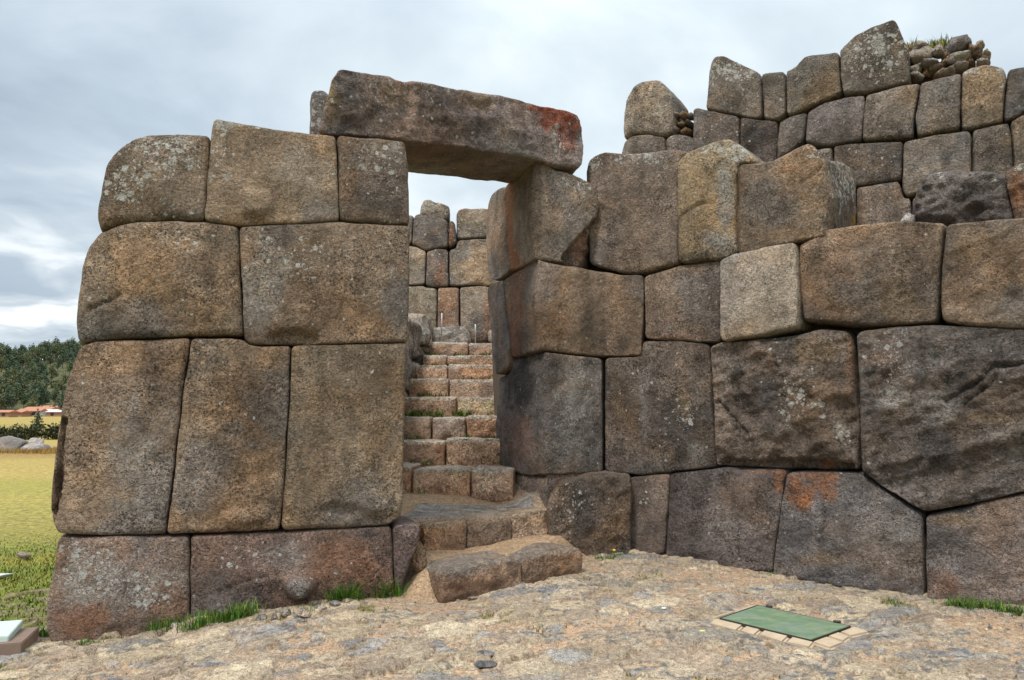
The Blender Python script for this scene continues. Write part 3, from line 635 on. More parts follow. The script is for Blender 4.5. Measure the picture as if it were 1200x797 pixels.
rb(SM, [(1084, 605), (1120, 597), (1163, 586), (1200, 578), (1275, 565), (1275, 730), (1200, 722), (1085, 708)], base=(0.155, 0.132, 0.118), R=0.06, rough=0.4, feats=[('tan', 1125, 610, 40, 10, .5), ('orange', 1105, 680, 24, 18, .4), ('dark', 1160, 650, 40, 30, .3)])
# second course
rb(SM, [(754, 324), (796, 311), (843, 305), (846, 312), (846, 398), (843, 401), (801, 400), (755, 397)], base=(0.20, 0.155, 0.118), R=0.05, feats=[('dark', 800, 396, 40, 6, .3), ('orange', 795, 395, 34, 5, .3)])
rb(SM, [(847, 306), (864, 298), (934, 285), (936, 300), (938, 357), (938, 384), (900, 393), (850, 401), (847, 395), (847, 350)], base=(0.335, 0.290, 0.235), R=0.045, hoff=0.09, contrast=0.7, label='pale square block standing proud of the wall', feats=[('dark', 920, 368, 8, 10, .4), ('dark', 880, 396, 50, 6, .45)])  # shadow at its foot and lower right painted as dark colour
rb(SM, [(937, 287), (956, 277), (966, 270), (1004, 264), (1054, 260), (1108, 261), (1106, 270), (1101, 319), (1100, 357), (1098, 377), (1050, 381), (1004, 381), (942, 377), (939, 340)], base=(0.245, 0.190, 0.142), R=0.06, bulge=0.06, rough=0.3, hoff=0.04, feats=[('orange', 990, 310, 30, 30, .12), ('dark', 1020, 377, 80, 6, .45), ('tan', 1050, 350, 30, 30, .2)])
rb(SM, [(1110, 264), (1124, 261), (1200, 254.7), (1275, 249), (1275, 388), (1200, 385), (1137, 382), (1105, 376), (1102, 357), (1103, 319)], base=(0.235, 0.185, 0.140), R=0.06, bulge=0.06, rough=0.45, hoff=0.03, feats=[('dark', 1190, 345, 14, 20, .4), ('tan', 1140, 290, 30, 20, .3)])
# top course
rb(SM, [(686, 202), (688, 189), (694, 182), (703, 178), (736, 180), (770, 176), (785, 174), (800, 176), (803, 180), (797, 186), (795, 200), (795, 309), (780, 313), (745, 321), (727, 320), (703, 313), (690, 310), (687, 260)], base=(0.215, 0.175, 0.140), R=0.07, hoff=0.0,
   feats=[('boss', 702, 225, 14, 24, 0.05), ('dark', 722, 240, 14, 70, .4), ('dark', 780, 195, 10, 30, .2), ('lichen', 695, 190, 16, 16, .9), ('lichen', 745, 185, 60, 10, .8), ('white', 780, 197, 5, 5, .5), ('tan', 755, 313, 24, 7, .4)], tilt=(0, 0))
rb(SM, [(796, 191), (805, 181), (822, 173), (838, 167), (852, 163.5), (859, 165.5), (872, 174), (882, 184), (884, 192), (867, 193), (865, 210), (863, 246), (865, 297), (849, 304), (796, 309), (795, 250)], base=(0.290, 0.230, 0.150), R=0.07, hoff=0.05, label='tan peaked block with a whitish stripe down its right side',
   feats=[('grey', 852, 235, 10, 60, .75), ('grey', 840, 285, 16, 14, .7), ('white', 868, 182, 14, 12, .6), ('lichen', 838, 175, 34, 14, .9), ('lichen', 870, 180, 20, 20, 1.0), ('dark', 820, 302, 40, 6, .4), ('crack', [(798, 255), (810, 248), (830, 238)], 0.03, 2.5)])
K0 = plan(866, 7.62); k1 = SM.hit(968, 230); Kp = SM.at([k1[0]], [0], [0.06])[0]; kd = np.array(plan(1010, 8.25)) - Kp[:2]
Lp = SM.at([SM.hit(800, 230)[0]], [0], [0.06])[0]
SK = Surf([tuple(Lp[:2]), tuple(Kp[:2]), tuple(Kp[:2] + kd * 1.3)], soft=0.03)
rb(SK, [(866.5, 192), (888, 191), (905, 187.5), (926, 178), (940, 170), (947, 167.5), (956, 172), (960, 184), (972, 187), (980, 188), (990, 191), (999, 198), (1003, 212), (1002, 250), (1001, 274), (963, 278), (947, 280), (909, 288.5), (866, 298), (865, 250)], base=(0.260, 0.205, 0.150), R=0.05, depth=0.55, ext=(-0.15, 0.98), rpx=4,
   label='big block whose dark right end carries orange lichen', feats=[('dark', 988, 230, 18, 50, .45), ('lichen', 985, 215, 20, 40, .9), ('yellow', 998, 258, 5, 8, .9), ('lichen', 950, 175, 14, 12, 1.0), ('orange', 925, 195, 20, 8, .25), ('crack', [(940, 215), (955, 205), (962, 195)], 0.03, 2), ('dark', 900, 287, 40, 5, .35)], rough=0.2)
SD = Surf([tuple(np.array(plan(1060, 7.45))), tuple(np.array(plan(1180, 6.85))), tuple(np.array(plan(1300, 6.25)))])
rb(SD, [(1175, 204), (1185, 195), (1196, 190), (1230, 192), (1275, 200), (1275, 262), (1189, 262), (1182, 230)], base=(0.245, 0.180, 0.130), R=0.06, depth=0.7, rough=0.5, mat=M_ROUGH, label='orange-stained block at the right end of the top course', feats=[('orange', 1192, 225, 10, 26, .6), ('lichen', 1200, 195, 20, 10, .9)])
core(SM, [(672, 230), (790, 190), (850, 185), (925, 215), (932, 284), (1110, 280), (1270, 262), (1275, 730), (1085, 715), (905, 685), (780, 665), (672, 660)], -0.40, rw)
core(SLO, [(556, 345), (618, 330), (624, 540), (562, 540)], -0.22, rw)

bo = block('boulder', SD, [(1064, 263), (1070, 237), (1075, 221), (1081, 207), (1092, 202), (1121, 197), (1131, 200), (1145, 199), (1160, 201), (1172, 204), (1178, 225), (1186, 263), (1127, 266)], None, mat=M_ROUGH, base=(0.135, 0.120, 0.110), depth=0.65, R=0.12, bulge=0.05, rough=1.3, rpx=4, side=0.06,
           feats=[('dark', 1145, 225, 24, 12, .5), ('lichen', 1100, 205, 40, 8, .6)])
tag(bo, 'dark jagged boulder lying loose on top of the terrace wall', 'boulder')
ws = block('stone', Surf([plan(1045, 7.35), plan(1075, 7.2)]), [(1053, 264), (1055, 256), (1060, 250), (1066, 247), (1068, 252), (1067, 264)], None, base=(0.55, 0.54, 0.52), depth=0.15, R=0.03, contrast=0.3, rough=0.3)
tag(ws, 'small white lump of rock beside the dark boulder', 'stone')

# ------------------------------------------------------------------ upper terrace wall
uw = thing('stone_wall', 'upper terrace wall stepping up against the sky behind the front wall', 'wall', (5, 11.5, 3))
SU = Surf([plan(700, 13.35), plan(1320, 9.6)])
UB = (0.215, 0.185, 0.152); UD = (0.15, 0.125, 0.11); UG = (0.185, 0.165, 0.148)
def ub(poly, base=UB, **k): return block('stone_block', SU, poly, uw, mat=M_FAR, base=base, R=k.pop('R', 0.08), res=0.045, depth=k.pop('depth', 0.9), rpx=k.pop('rpx', 3), bulge=0.06, rough=k.pop('rough', 0.15), lich=k.pop('lich', 0.1), **k)
ub([(731, 163), (729, 154), (730, 135), (733, 116), (742, 100), (752, 94), (771, 92), (779, 99.6), (786, 109), (787.5, 135), (788, 154), (779, 159), (760, 156), (742, 157)], base=(0.27, 0.235, 0.19), R=0.12, label='tall pale upright stone alone at the left end of the upper wall', feats=[('dark', 766, 115, 6, 12, .25), ('dark', 772, 150, 14, 7, .25)])
ub([(727, 195), (728, 178), (731, 165), (742, 158), (760, 157), (778, 160), (780, 173), (780, 195)], base=(0.25, 0.215, 0.175), feats=[('white', 753, 158, 3, 2, .8)])
ub([(781, 195), (780, 161), (792, 156), (810, 160), (815, 164), (815, 195)], base=UG)
ub([(827, 127.7), (830, 87), (833, 72.5), (837.5, 65), (848, 64.6), (856, 69), (883, 81), (888.5, 84), (891, 93), (892, 135), (887.5, 139), (867, 135), (846, 131)], feats=[('lichen', 862, 85, 36, 18, 1.0), ('lichen', 833, 90, 5, 40, 1.0), ('white', 835, 90, 3, 25, .4)])
ub([(892, 86), (900, 84), (917, 82.5), (920, 86), (920, 133), (910, 140), (895, 139)], base=(0.20, 0.175, 0.145), feats=[('dark', 905, 95, 14, 8, .35)])
ub([(921, 83), (931, 78), (942, 66), (950, 64), (982, 60), (983, 80), (985, 108), (975, 113), (955, 121), (930, 133), (922, 134)], base=(0.225, 0.185, 0.135), feats=[('dark', 970, 80, 14, 8, .35)])
ub([(983.5, 58), (1002, 41), (1023, 30), (1046, 21.5), (1050, 23.5), (1058, 43), (1064, 58), (1065, 95), (1054, 98.5), (1033, 104), (1014, 109), (988, 109), (985, 90)], label='largest top block rising to a sharp point against the sky', feats=[('grey', 1030, 55, 9, 16, .8), ('white', 1032, 62, 5, 8, .6), ('lichen', 1030, 60, 60, 40, .8), ('dark', 1040, 38, 10, 12, .3), ('tan', 1050, 45, 5, 20, .4)])
ub([(812, 128), (817, 126), (846, 132), (865.5, 136.5), (865.5, 200), (812, 200)], base=(0.19, 0.165, 0.15))
ub([(867, 137), (888, 140), (911, 141.5), (911, 155), (909, 200), (867, 200)], base=UD, rough=0.4, feats=[('dark', 888, 158, 14, 12, .5)])
ub([(913, 142), (930, 134.5), (945, 130.5), (942.5, 150), (941, 164), (925, 178), (910, 188), (911, 165)], base=UG)
ub([(946, 131), (965, 120.5), (990, 113), (1013, 111), (1013, 125), (1009, 164), (970, 170), (943, 167)], base=(0.17, 0.15, 0.14))
ub([(1015, 111), (1050, 101), (1078, 97), (1071, 135), (1070, 159), (1010, 164), (1012, 135)])
ub([(1079, 97), (1106, 89.5), (1126, 85), (1125, 150), (1075, 159), (1072.5, 139), (1077, 114)])
ub([(1127.5, 84), (1137.5, 79), (1154, 74), (1162.5, 75.6), (1175, 77.7), (1180, 87), (1178, 104), (1174.5, 141.5), (1137, 150), (1127, 150.5)], base=(0.235, 0.195, 0.145), feats=[('lichen', 1140, 82, 16, 8, 1.0), ('lichen', 1172, 90, 8, 14, .9)])
ub([(1181.5, 80), (1200, 77.7), (1275, 74), (1275, 125), (1200, 129), (1194, 135), (1181, 140.5), (1176.5, 140), (1179, 114)], base=(0.13, 0.125, 0.12))
ub([(945, 177), (975, 172), (975.5, 200), (945, 200)])
ub([(976.5, 171), (992, 168), (1042, 166), (1058, 165), (1057, 181), (1056, 209), (1050, 211), (1004, 217), (985, 220), (977, 195)], base=UG)
ub([(1059, 165.5), (1096, 157.5), (1135, 152.5), (1138, 157), (1138.5, 225), (1073, 226), (1066, 229), (1061, 229), (1057.5, 220), (1058, 192)])
ub([(1139.5, 151.5), (1182, 143), (1185, 160), (1187, 190), (1188, 225), (1140, 225)])
ub([(1184, 141.5), (1200, 133), (1275, 120), (1275, 225), (1189, 225), (1187.5, 180)], base=(0.20, 0.17, 0.13))
ub([(955, 222), (1002, 218), (1002, 300), (955, 300)], base=UG)
ub([(1003.5, 219), (1033, 214), (1053, 212), (1058, 231), (1067, 232), (1068, 300), (1003.5, 300)], base=(0.20, 0.165, 0.135))
ub([(1069, 231), (1138, 227), (1138, 300), (1069, 300)], base=UG)
ub([(1139.5, 227), (1188, 227), (1188, 300), (1139.5, 300)])
ub([(1189.5, 227), (1275, 227), (1275, 300), (1189.5, 300)])
ub([(726, 197), (812, 197), (812, 290), (726, 290)], base=UG); ub([(813, 202), (954, 202), (954, 300), (813, 300)], base=UD)

core(SU, [(820, 150), (850, 90), (925, 95), (985, 75), (1045, 50), (1060, 100), (1170, 90), (1270, 90), (1275, 300), (732, 285), (735, 180), (815, 180)], -0.4, uw)
core(SU, [(738, 185), (740, 120), (778, 120), (780, 185)], -0.4, uw)
# both terrace walls run on to the right, past the edge of the picture
def run_on(surf, parent, px0, ys, widths, mat, bases, R, res, depth, rough, seed):
    rs = np.random.default_rng(seed); s0 = max(surf.hit(px0, y)[0] for y in ys); zs = [surf.hit(px0, y)[1] for y in ys]
    for k in range(len(zs) - 1):
        s_ = s0 - 0.05
        for j, w in enumerate(widths):
            w = w * rs.uniform(.8, 1.2) if j < len(widths) - 1 else s0 + sum(widths) - s_
            t0, t1 = zs[k] + (0.12 * rs.uniform(-1, 1) if k == 0 else 0), zs[k]
            block('stone_block', surf, [(s_, zs[k + 1] + .01), (s_ + w - .02, zs[k + 1] + .01), (s_ + w - .02, t0 - .01), (s_, t1 - .01)], parent, mat=mat, px=False, rpx=0.06, base=bases[rs.integers(0, len(bases))], R=R, res=res, depth=depth, rough=rough)
            s_ += w
    return s0 + sum(widths)
run_on(SM, rw, 1276, (249, 388, 563, 728), (1.5, 1.7), M_STONE, [BROWN, GREY, (0.235, 0.185, 0.140)], 0.06, 0.04, 0.9, 0.35, 3)
run_on(SU, uw, 1276, (76, 127, 222, 300), (1.1, 0.9, 1.2, 1.0), M_FAR, [UB, UG, UD], 0.08, 0.06, 0.9, 0.15, 4)
# small fieldstone masonry: a heap above the upper wall and a plug in its gap
def lump(name, c, r, parent, mat, base, seed, rot=0.0, n=3, rough=0.14, contrast=0.8, squash=(1, 1, 1)):
    import bmesh
    bm = bmesh.new(); bmesh.ops.create_icosphere(bm, subdivisions=n, radius=1.0)
    V = np.array([v.co[:] for v in bm.verts]); F = [tuple(v.index for v in f.verts) for f in bm.faces]; bm.free()
    rs = np.random.default_rng(seed)
    for _ in range(9):
        d = rs.normal(size=3); d /= np.linalg.norm(d); k = rs.uniform(0.5, 0.85); e = V @ d
        V = V - np.maximum(e - k, 0)[:, None] * d * 0.85
    V = V * (1 + rough * fbm(V * 1.6 + seed, 3) + rough * 0.5 * fbm(V * 5 + seed, 3))[:, None]
    V = V * np.array(r); ca, sa = math.cos(rot), math.sin(rot)
    V = np.stack([V[:, 0] * ca - V[:, 1] * sa, V[:, 0] * sa + V[:, 1] * ca, V[:, 2]], 1) + np.array(c)
    cc = rock_colour(V, base, seed, contrast)
    return mesh_obj(name, V, F, mat, parent, cc, loc=None if parent is not None else c)
rub = thing('rubble_wall', 'heap of small fieldstones with grass tufts on top of the upper wall', 'wall', (5.6, 11.0, 5.6))
for k, (x, y, w, h, col) in enumerate([(1079, 55, 20, 9, 'g'), (1078, 67, 28, 17, 'g'), (1100, 62, 15, 14, 'g'), (1121, 55, 28, 22, 'd'), (1126, 69, 28, 15, 'p'), (1124, 80, 22, 10, 'g'), (1091, 75, 22, 11, 'g'), (1073, 83, 17, 12, 'p'), (1074, 92, 17, 10, 'g'), (1097, 83, 18, 13, 'o'), (1107, 77, 12, 11, 'o'), (1086, 87, 9, 11, 'o'), (1140, 62, 9, 20, 'o'), (1147, 64, 9, 20, 'o'), (1155, 66, 13, 15, 'g'), (1147, 55, 10, 9, 'g'), (1104, 88, 18, 10, 'o'), (1113, 85, 14, 12, 'g'), (1110, 68, 10, 10, 'o'), (1088, 64, 10, 9, 'o'), (1068, 72, 9, 12, 'o'), (1136, 76, 14, 12, 'o'), (1150, 76, 16, 10, 'g'), (1068, 60, 12, 12, 'o')]):
    s_, z_ = SU.hit(x, y); c3 = SU.at([s_], [z_], [-0.42 + (0.05 if col != 'o' else -0.05)])[0]; c3 = EYE + (c3 - EYE)
    d = ray(x, y); c3 = EYE + d * (c3[1] / d[1]); sc3 = c3[1] / FPX
    lump('fieldstone', c3, (w * 0.60 * sc3, 0.20, h * 0.62 * sc3), rub, M_FAR, {'g': (0.36, 0.335, 0.30), 'd': (0.25, 0.24, 0.235), 'p': (0.42, 0.39, 0.34), 'o': (0.36, 0.25, 0.15)}[col], 100 + k, -0.55, rough=0.3)
core(SU, [(1064, 62), (1085, 56), (1115, 56), (1150, 62), (1158, 76), (1150, 100), (1064, 105)], -0.52, rub, th=0.25)
rg2 = thing('rubble_wall', 'small brown fieldstones plugging the gap beside the tall pale stone', 'wall', (2.7, 12.6, 5.5))
for k, (x, y, w, h, col) in enumerate([(793, 136, 11, 10, 'g'), (804, 137, 14, 11, 'o'), (791, 145, 9, 10, 'o'), (800, 147, 13, 9, 'o'), (809, 146, 9, 9, 'd'), (793, 154, 12, 9, 'g'), (805, 154, 14, 12, 'o'), (811, 137, 8, 10, 'd'), (789, 150, 8, 10, 'd')]):
    d = ray(x, y); s_, z_ = SU.hit(x, y); q = SU.at([s_], [z_], [-0.3])[0]; c3 = EYE + d * (q[1] / d[1]); sc3 = c3[1] / FPX
    lump('fieldstone', c3, (w * 0.56 * sc3, 0.2, h * 0.58 * sc3), rg2, M_FAR, {'g': (0.25, 0.21, 0.17), 'd': (0.15, 0.13, 0.11), 'o': (0.32, 0.22, 0.12)}[col], 200 + k, -0.5, n=2)

core(SU, [(784, 138), (814, 134), (814, 170), (784, 170)], -0.42, rg2, th=0.25)
# ------------------------------------------------------------------ wall at the head of the stairs
bw = thing('stone_wall', 'broken-topped stone wall seen through the doorway above the stairs', 'wall', (-1.2, 15, 2.6))
SB = Surf([plan(400, 15.0), plan(640, 15.3)])
def bb(poly, base=UB, **k): return block('stone_block', SB, poly, bw, mat=M_FAR, base=tuple(1.22 * np.array(base)), R=k.pop('R', 0.07), res=0.04, depth=0.8, rpx=k.pop('rpx', 2), bulge=0.04, lich=k.pop('lich', 0.15), **k)
bb([(493, 252), (492, 246), (493.6, 240), (497, 233.5), (505, 233.5), (510, 237.5), (514, 236.5), (522, 239.5), (527, 241.5), (527, 252), (524, 257), (519, 257)], base=(0.22, 0.195, 0.165), rough=0.5, lich=0.5, label='rounded lichen-grey cap stone')
bb([(485, 256), (487, 251.6), (503, 248.6), (517, 248), (519, 255), (524.5, 259), (525, 289), (515, 290), (500, 293), (482.5, 285.7)], base=(0.185, 0.165, 0.15))
bb([(450, 252), (484, 252), (482, 285), (450, 287)], base=UB)
bb([(525.6, 259), (530, 257.6), (534, 262), (535, 285), (530, 288), (526, 290)], base=UD, rough=0.5, feats=[('orange', 528, 275, 4, 14, .7)])
bb([(536, 246.6), (540, 244.6), (547, 243), (550, 244.6), (565, 243.6), (570, 244.6), (600, 244), (600, 279), (568, 278), (545, 279), (536, 279.7)], base=(0.23, 0.20, 0.165), lich=0.4, feats=[('white', 563, 252, 5, 8, .5)])
bb([(450, 290), (481, 287.7), (490, 290), (499, 294), (498, 332), (490, 333.6), (450, 334)], base=(0.27, 0.24, 0.20))
bb([(500, 294), (515, 291), (525, 293), (525.5, 335), (510, 336), (499, 334)], base=UD, feats=[('orange', 514, 325, 9, 12, .6), ('orange', 519, 312, 5, 9, .4), ('dark', 506, 322, 4, 4, .5)], label='dark block blotched with orange')
bb([(526.5, 293), (534, 291), (537, 281), (568, 279.5), (610, 279), (610, 333), (575, 335), (555, 333.5), (527, 335)], base=(0.24, 0.20, 0.155))
bb([(450, 336), (485, 335.6), (496, 334.6), (499, 336.6), (512, 337.6), (511.5, 380), (511, 420), (450, 420)], base=(0.30, 0.265, 0.21))
bb([(513, 337), (538, 337), (538, 420), (512.5, 420)], base=(0.225, 0.165, 0.125), feats=[('orange', 522, 375, 10, 10, .4)])
bb([(539, 337), (555, 335.5), (568, 334.5), (572, 336), (610, 336), (610, 400), (560, 397), (549, 388), (540, 391)], base=(0.24, 0.205, 0.165), feats=[('orange', 570, 370, 6, 34, .5), ('dark', 553, 345, 3, 4, .5)])

core(SB, [(455, 260), (515, 262), (520, 292), (538, 292), (545, 255), (605, 250), (605, 395), (455, 415)], -0.35, bw)
# ------------------------------------------------------------------ passage wall left of the stairs
pw = thing('stone_wall', 'low rough retaining wall along the left side of the stairs', 'wall', (-1.3, 10, 0.8))
SPW = Surf([(-1.50, 7.6), (-1.52, 9.6), (-1.44, 10.6), (-1.33, 12.6)])
rs = np.random.default_rng(5)
s_ = 0.0
while s_ < 4.7:
    w = rs.uniform(0.35, 0.75); z = 0.4 + 0.30 * s_; top = 2.35 + 0.20 * s_ + rs.uniform(-.15, .12)
    nrow = rs.integers(2, 4); zs = np.linspace(z, top, nrow + 1) + np.concatenate([[0], rs.uniform(-.12, .12, nrow - 1), [0]])
    for a_, b_ in zip(zs, zs[1:]):
        sk = rs.uniform(-.06, .06)
        block('fieldstone', SPW, [(s_ + 0.01, a_ + .01), (s_ + w - .01, a_ + .01 + sk), (s_ + w - .01 + sk * .5, b_ - .01), (s_ + 0.01, b_ - .01 - sk)], pw, mat=M_FAR, px=False, rpx=0.08, R=0.09, res=0.04, depth=0.4, rough=0.8,
              base=[(0.32, 0.235, 0.17), (0.29, 0.24, 0.20), (0.38, 0.34, 0.29)][rs.integers(0, 3)], lich=0.3 if b_ == zs[-1] else 0.0, hoff=rs.uniform(-.03, .05))
    s_ += w

# ------------------------------------------------------------------ stairs
st = thing('staircase', 'stone staircase climbing through the doorway', 'stairs', (-0.3, 8.0, 0.3))
STONE = [(0.42, 0.275, 0.185), (0.41, 0.285, 0.20), (0.46, 0.325, 0.225), (0.38, 0.28, 0.205)]
rs = np.random.default_rng(12)
rows = [(8.45, 1.065, -1.55, 0.02), (9.15, 1.345, -1.55, -0.10), (9.6, 1.63, -1.53, -0.12), (10.05, 1.872, -1.48, -0.14), (10.5, 2.13, -1.42, -0.16), (10.95, 2.343, -1.39, -0.18), (11.4, 2.545, -1.34, -0.2), (11.85, 2.775, -1.29, -0.22)]
prevz = 0.80
for k, (Yk, zt, xl, xr) in enumerate(rows):
    step = thing('step', '', '', (-0.7, Yk, prevz)); del step['label']; del step['category']; del step['kind']
    step.parent = st; step.location = np.array((-0.7, Yk, prevz)) - wloc(st)
    going = (rows[k + 1][0] if k + 1 < len(rows) else Yk + 0.5) - Yk
    S = Surf([(xl, Yk + 0.02), (xr, Yk - (0.10 if k == 0 else 0.02))])
    s_ = 0.0; L = S.s0[-1]
    while s_ < L - 0.02:
        w = min(rs.uniform(0.34, 0.80), L - s_)
        if L - s_ - w < 0.15: w = L - s_
        dz = rs.uniform(-.015, .02)
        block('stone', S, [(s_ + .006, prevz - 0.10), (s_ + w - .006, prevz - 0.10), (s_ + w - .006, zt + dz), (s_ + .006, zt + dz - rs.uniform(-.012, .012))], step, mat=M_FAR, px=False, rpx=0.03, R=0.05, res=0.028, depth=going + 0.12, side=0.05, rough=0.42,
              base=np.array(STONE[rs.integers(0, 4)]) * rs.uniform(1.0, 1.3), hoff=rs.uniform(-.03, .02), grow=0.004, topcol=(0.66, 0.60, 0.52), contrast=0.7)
        s_ += w
    prevz = zt
# slab at the head of the stairs, with rough stones beside it
block('stone', Surf([plan(500, 12.5), plan(552, 12.45)]), [(505, 402), (506, 390), (508, 384), (525, 382.5), (543, 382), (548, 391), (550, 402)], st, mat=M_FAR, base=(0.36, 0.335, 0.30), R=0.05, res=0.03, depth=0.5, rough=0.4, lich=0.5, label='pale lichened slab at the head of the stairs')
block('stone', Surf([plan(545, 12.7), plan(600, 12.6)]), [(549, 402), (550, 391), (561, 388), (570, 387.5), (570.5, 402)], st, mat=M_FAR, base=(0.25, 0.18, 0.135), R=0.04, res=0.03, depth=0.4, rough=0.4)
block('stone', Surf([plan(545, 12.6), plan(600, 12.5)]), [(571.5, 402), (571, 386), (600, 385), (600, 402)], st, mat=M_FAR, base=(0.32, 0.28, 0.23), R=0.04, res=0.03, depth=0.4, rough=0.4)
# lowest two steps
lo1 = thing('step', '', '', (0, 6.6, 0.13)); lo2 = thing('step', '', '', (0, 7.2, 0.35))
for q in (lo1, lo2):
    for kk in ('label', 'category', 'kind'): del q[kk]
    w_ = np.array(q.location); q.parent = st; q.location = w_ - wloc(st)
S1 = Surf([plan(516, 6.27), plan(684, 7.12)])
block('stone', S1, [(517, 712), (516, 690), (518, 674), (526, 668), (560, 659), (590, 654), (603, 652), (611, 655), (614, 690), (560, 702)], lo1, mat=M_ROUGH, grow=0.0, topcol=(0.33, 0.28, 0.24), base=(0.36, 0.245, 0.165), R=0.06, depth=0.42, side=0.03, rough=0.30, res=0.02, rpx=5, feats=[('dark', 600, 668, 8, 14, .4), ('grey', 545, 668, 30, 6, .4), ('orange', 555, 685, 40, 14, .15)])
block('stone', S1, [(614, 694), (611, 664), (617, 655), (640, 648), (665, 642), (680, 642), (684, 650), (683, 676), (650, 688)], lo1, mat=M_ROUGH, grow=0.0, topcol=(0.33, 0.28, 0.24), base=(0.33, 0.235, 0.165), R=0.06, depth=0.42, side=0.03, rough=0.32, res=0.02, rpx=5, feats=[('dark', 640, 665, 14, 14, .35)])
S2 = Surf([plan(497, 7.0), plan(643, 7.74)])
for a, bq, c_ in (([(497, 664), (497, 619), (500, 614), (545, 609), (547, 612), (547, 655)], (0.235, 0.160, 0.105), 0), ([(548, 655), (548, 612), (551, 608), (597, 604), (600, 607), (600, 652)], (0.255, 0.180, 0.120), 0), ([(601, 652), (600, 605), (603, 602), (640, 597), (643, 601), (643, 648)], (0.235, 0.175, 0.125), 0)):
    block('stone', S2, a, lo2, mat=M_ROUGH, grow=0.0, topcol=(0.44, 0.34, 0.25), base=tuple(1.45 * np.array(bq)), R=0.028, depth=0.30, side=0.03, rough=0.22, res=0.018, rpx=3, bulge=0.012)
# landing: worn slab and trodden earth between the lowest steps and the first flight
def sheet(name, x0, x1, y0, y1, zf, colf, mat, parent=None, res=0.02):
    gx_ = np.arange(x0, x1 + res, res); gy_ = np.arange(y0, y1 + res, res); GX_, GY_ = np.meshgrid(gx_, gy_); x = GX_.ravel(); y = GY_.ravel()
    z = zf(x, y); n_ = len(gx_); ii_ = (np.arange(len(gy_) - 1)[:, None] * n_ + np.arange(n_ - 1)[None]).ravel()
    V = np.stack([x, y, z], 1)
    return mesh_obj(name, V, np.stack([ii_, ii_ + 1, ii_ + n_ + 1, ii_ + n_], 1), mat, parent, colf(V))
def s2y(x): a, q = S2.pts[0], S2.pts[1]; return a[1] + (x - a[0]) * (q[1] - a[1]) / (q[0] - a[0])
def landz(x, y):
    B = np.stack([x, y, 0 * x], 1); t = y - s2y(x) - 0.2
    z = 0.640 + 0.05 * np.clip(t, 0, 2) + 0.075 * sstep(0.55, 1.1, t) + 0.008 * fbm(B * 5, 3)
    slab = (1 - sstep(0.85, 1.05, np.maximum(np.abs((x + 0.36 - 0.25 * (y - 7.9)) / 0.62), np.abs((y - 0.35 * x - 7.93) / 0.36)) + 0.12 * fbm(B * 5, 3)))
    z = z + slab * (0.022 + 0.012 * ridged(np.stack([x * 3.5, y * 6, 0 * x], 1), 4))
    led = sstep(0.0, 0.42, x - 0.02 + 0.45 * (y - 7.9)) * sstep(-0.2, 0.15, y - 8.0 - 0.2 * x)
    z = z + led * (0.13 + 0.03 * fbm(B * 6 + 4, 3))
    return z
def landc(V):
    x, y = V[:, 0], V[:, 1]; B = np.stack([x, y, 0 * x], 1)
    c = np.tile(np.array([0.42, 0.285, 0.175]), (len(V), 1)) * (1 + 0.2 * fbm(B * 2, 4))[:, None]
    slab = (1 - sstep(0.85, 1.05, np.maximum(np.abs((x + 0.36 - 0.25 * (y - 7.9)) / 0.62), np.abs((y - 0.35 * x - 7.93) / 0.36)) + 0.12 * fbm(B * 5, 3)))
    t = fbm(np.stack([x * 9, y * 18, 0 * x], 1), 5, 0.6)
    sl = np.array([[0.265, 0.24, 0.22]]) * (1 + 0.9 * t)[:, None]
    dustm = sstep(0.0, 0.4, fbm(np.stack([x * 5, y * 9, 0 * x + 3], 1), 4)) * 0.7
    k = slab * (1 - dustm); c = c * (1 - k[:, None]) + sl * k[:, None]
    led = sstep(0.1, 0.4, x - 0.02 + 0.45 * (y - 7.9)) * sstep(-0.2, 0.15, y - 8.0 - 0.2 * x)
    return blend(c, led * 0.8, (0.25, 0.20, 0.155))
sheet('landing', -1.52, 0.46, 7.05, 9.0, lambda x, y: np.where(y < s2y(x) + 0.12, 0.3, landz(x, y)), landc, M_GROUND, st)
# earth packed round the lowest steps
def rampz(x, y):
    B = np.stack([x, y, 0 * x], 1); base = terrain(x, y)
    t = y - (S1.pts[0][1] + (x - S1.pts[0][0]) * (S1.pts[1][1] - S1.pts[0][1]) / (S1.pts[1][0] - S1.pts[0][0]))
    up = 0.215 * sstep(0.0, 0.40, t) + 0.05 * sstep(0.35, 0.75, t) * sstep(-0.45, -0.75, x)
    up *= sstep(-1.02, -0.68, x + 0.3 * (y - 6.6) ) * (1 - sstep(0.30, 0.62, x - 0.35 * (y - 7.3)))
    return base - 0.03 + up * 1.16 + 0.02 * fbm(B * 4, 3) + 0.008 * fbm(B * 14, 3)
o = sheet('earth_ramp', -1.2, 1.0, 6.0, 7.9, rampz, lambda V: np.tile(np.array([0.44, 0.30, 0.185]), (len(V), 1)) * (1 + 0.18 * fbm(V * 3, 4) + 0.1 * fbm(V * 20, 2))[:, None], M_GROUND)
o['kind'] = 'structure'
lump('rubble_stone', atY(490, 6.62, 655) , (0.07, 0.08, 0.13), None, M_ROUGH, (0.27, 0.185, 0.115), 61, 0.3, rough=0.3)
tag(bpy.data.objects['rubble_stone'], 'knobbly pale lump of rubble in the earth left of the lowest step', 'stone')
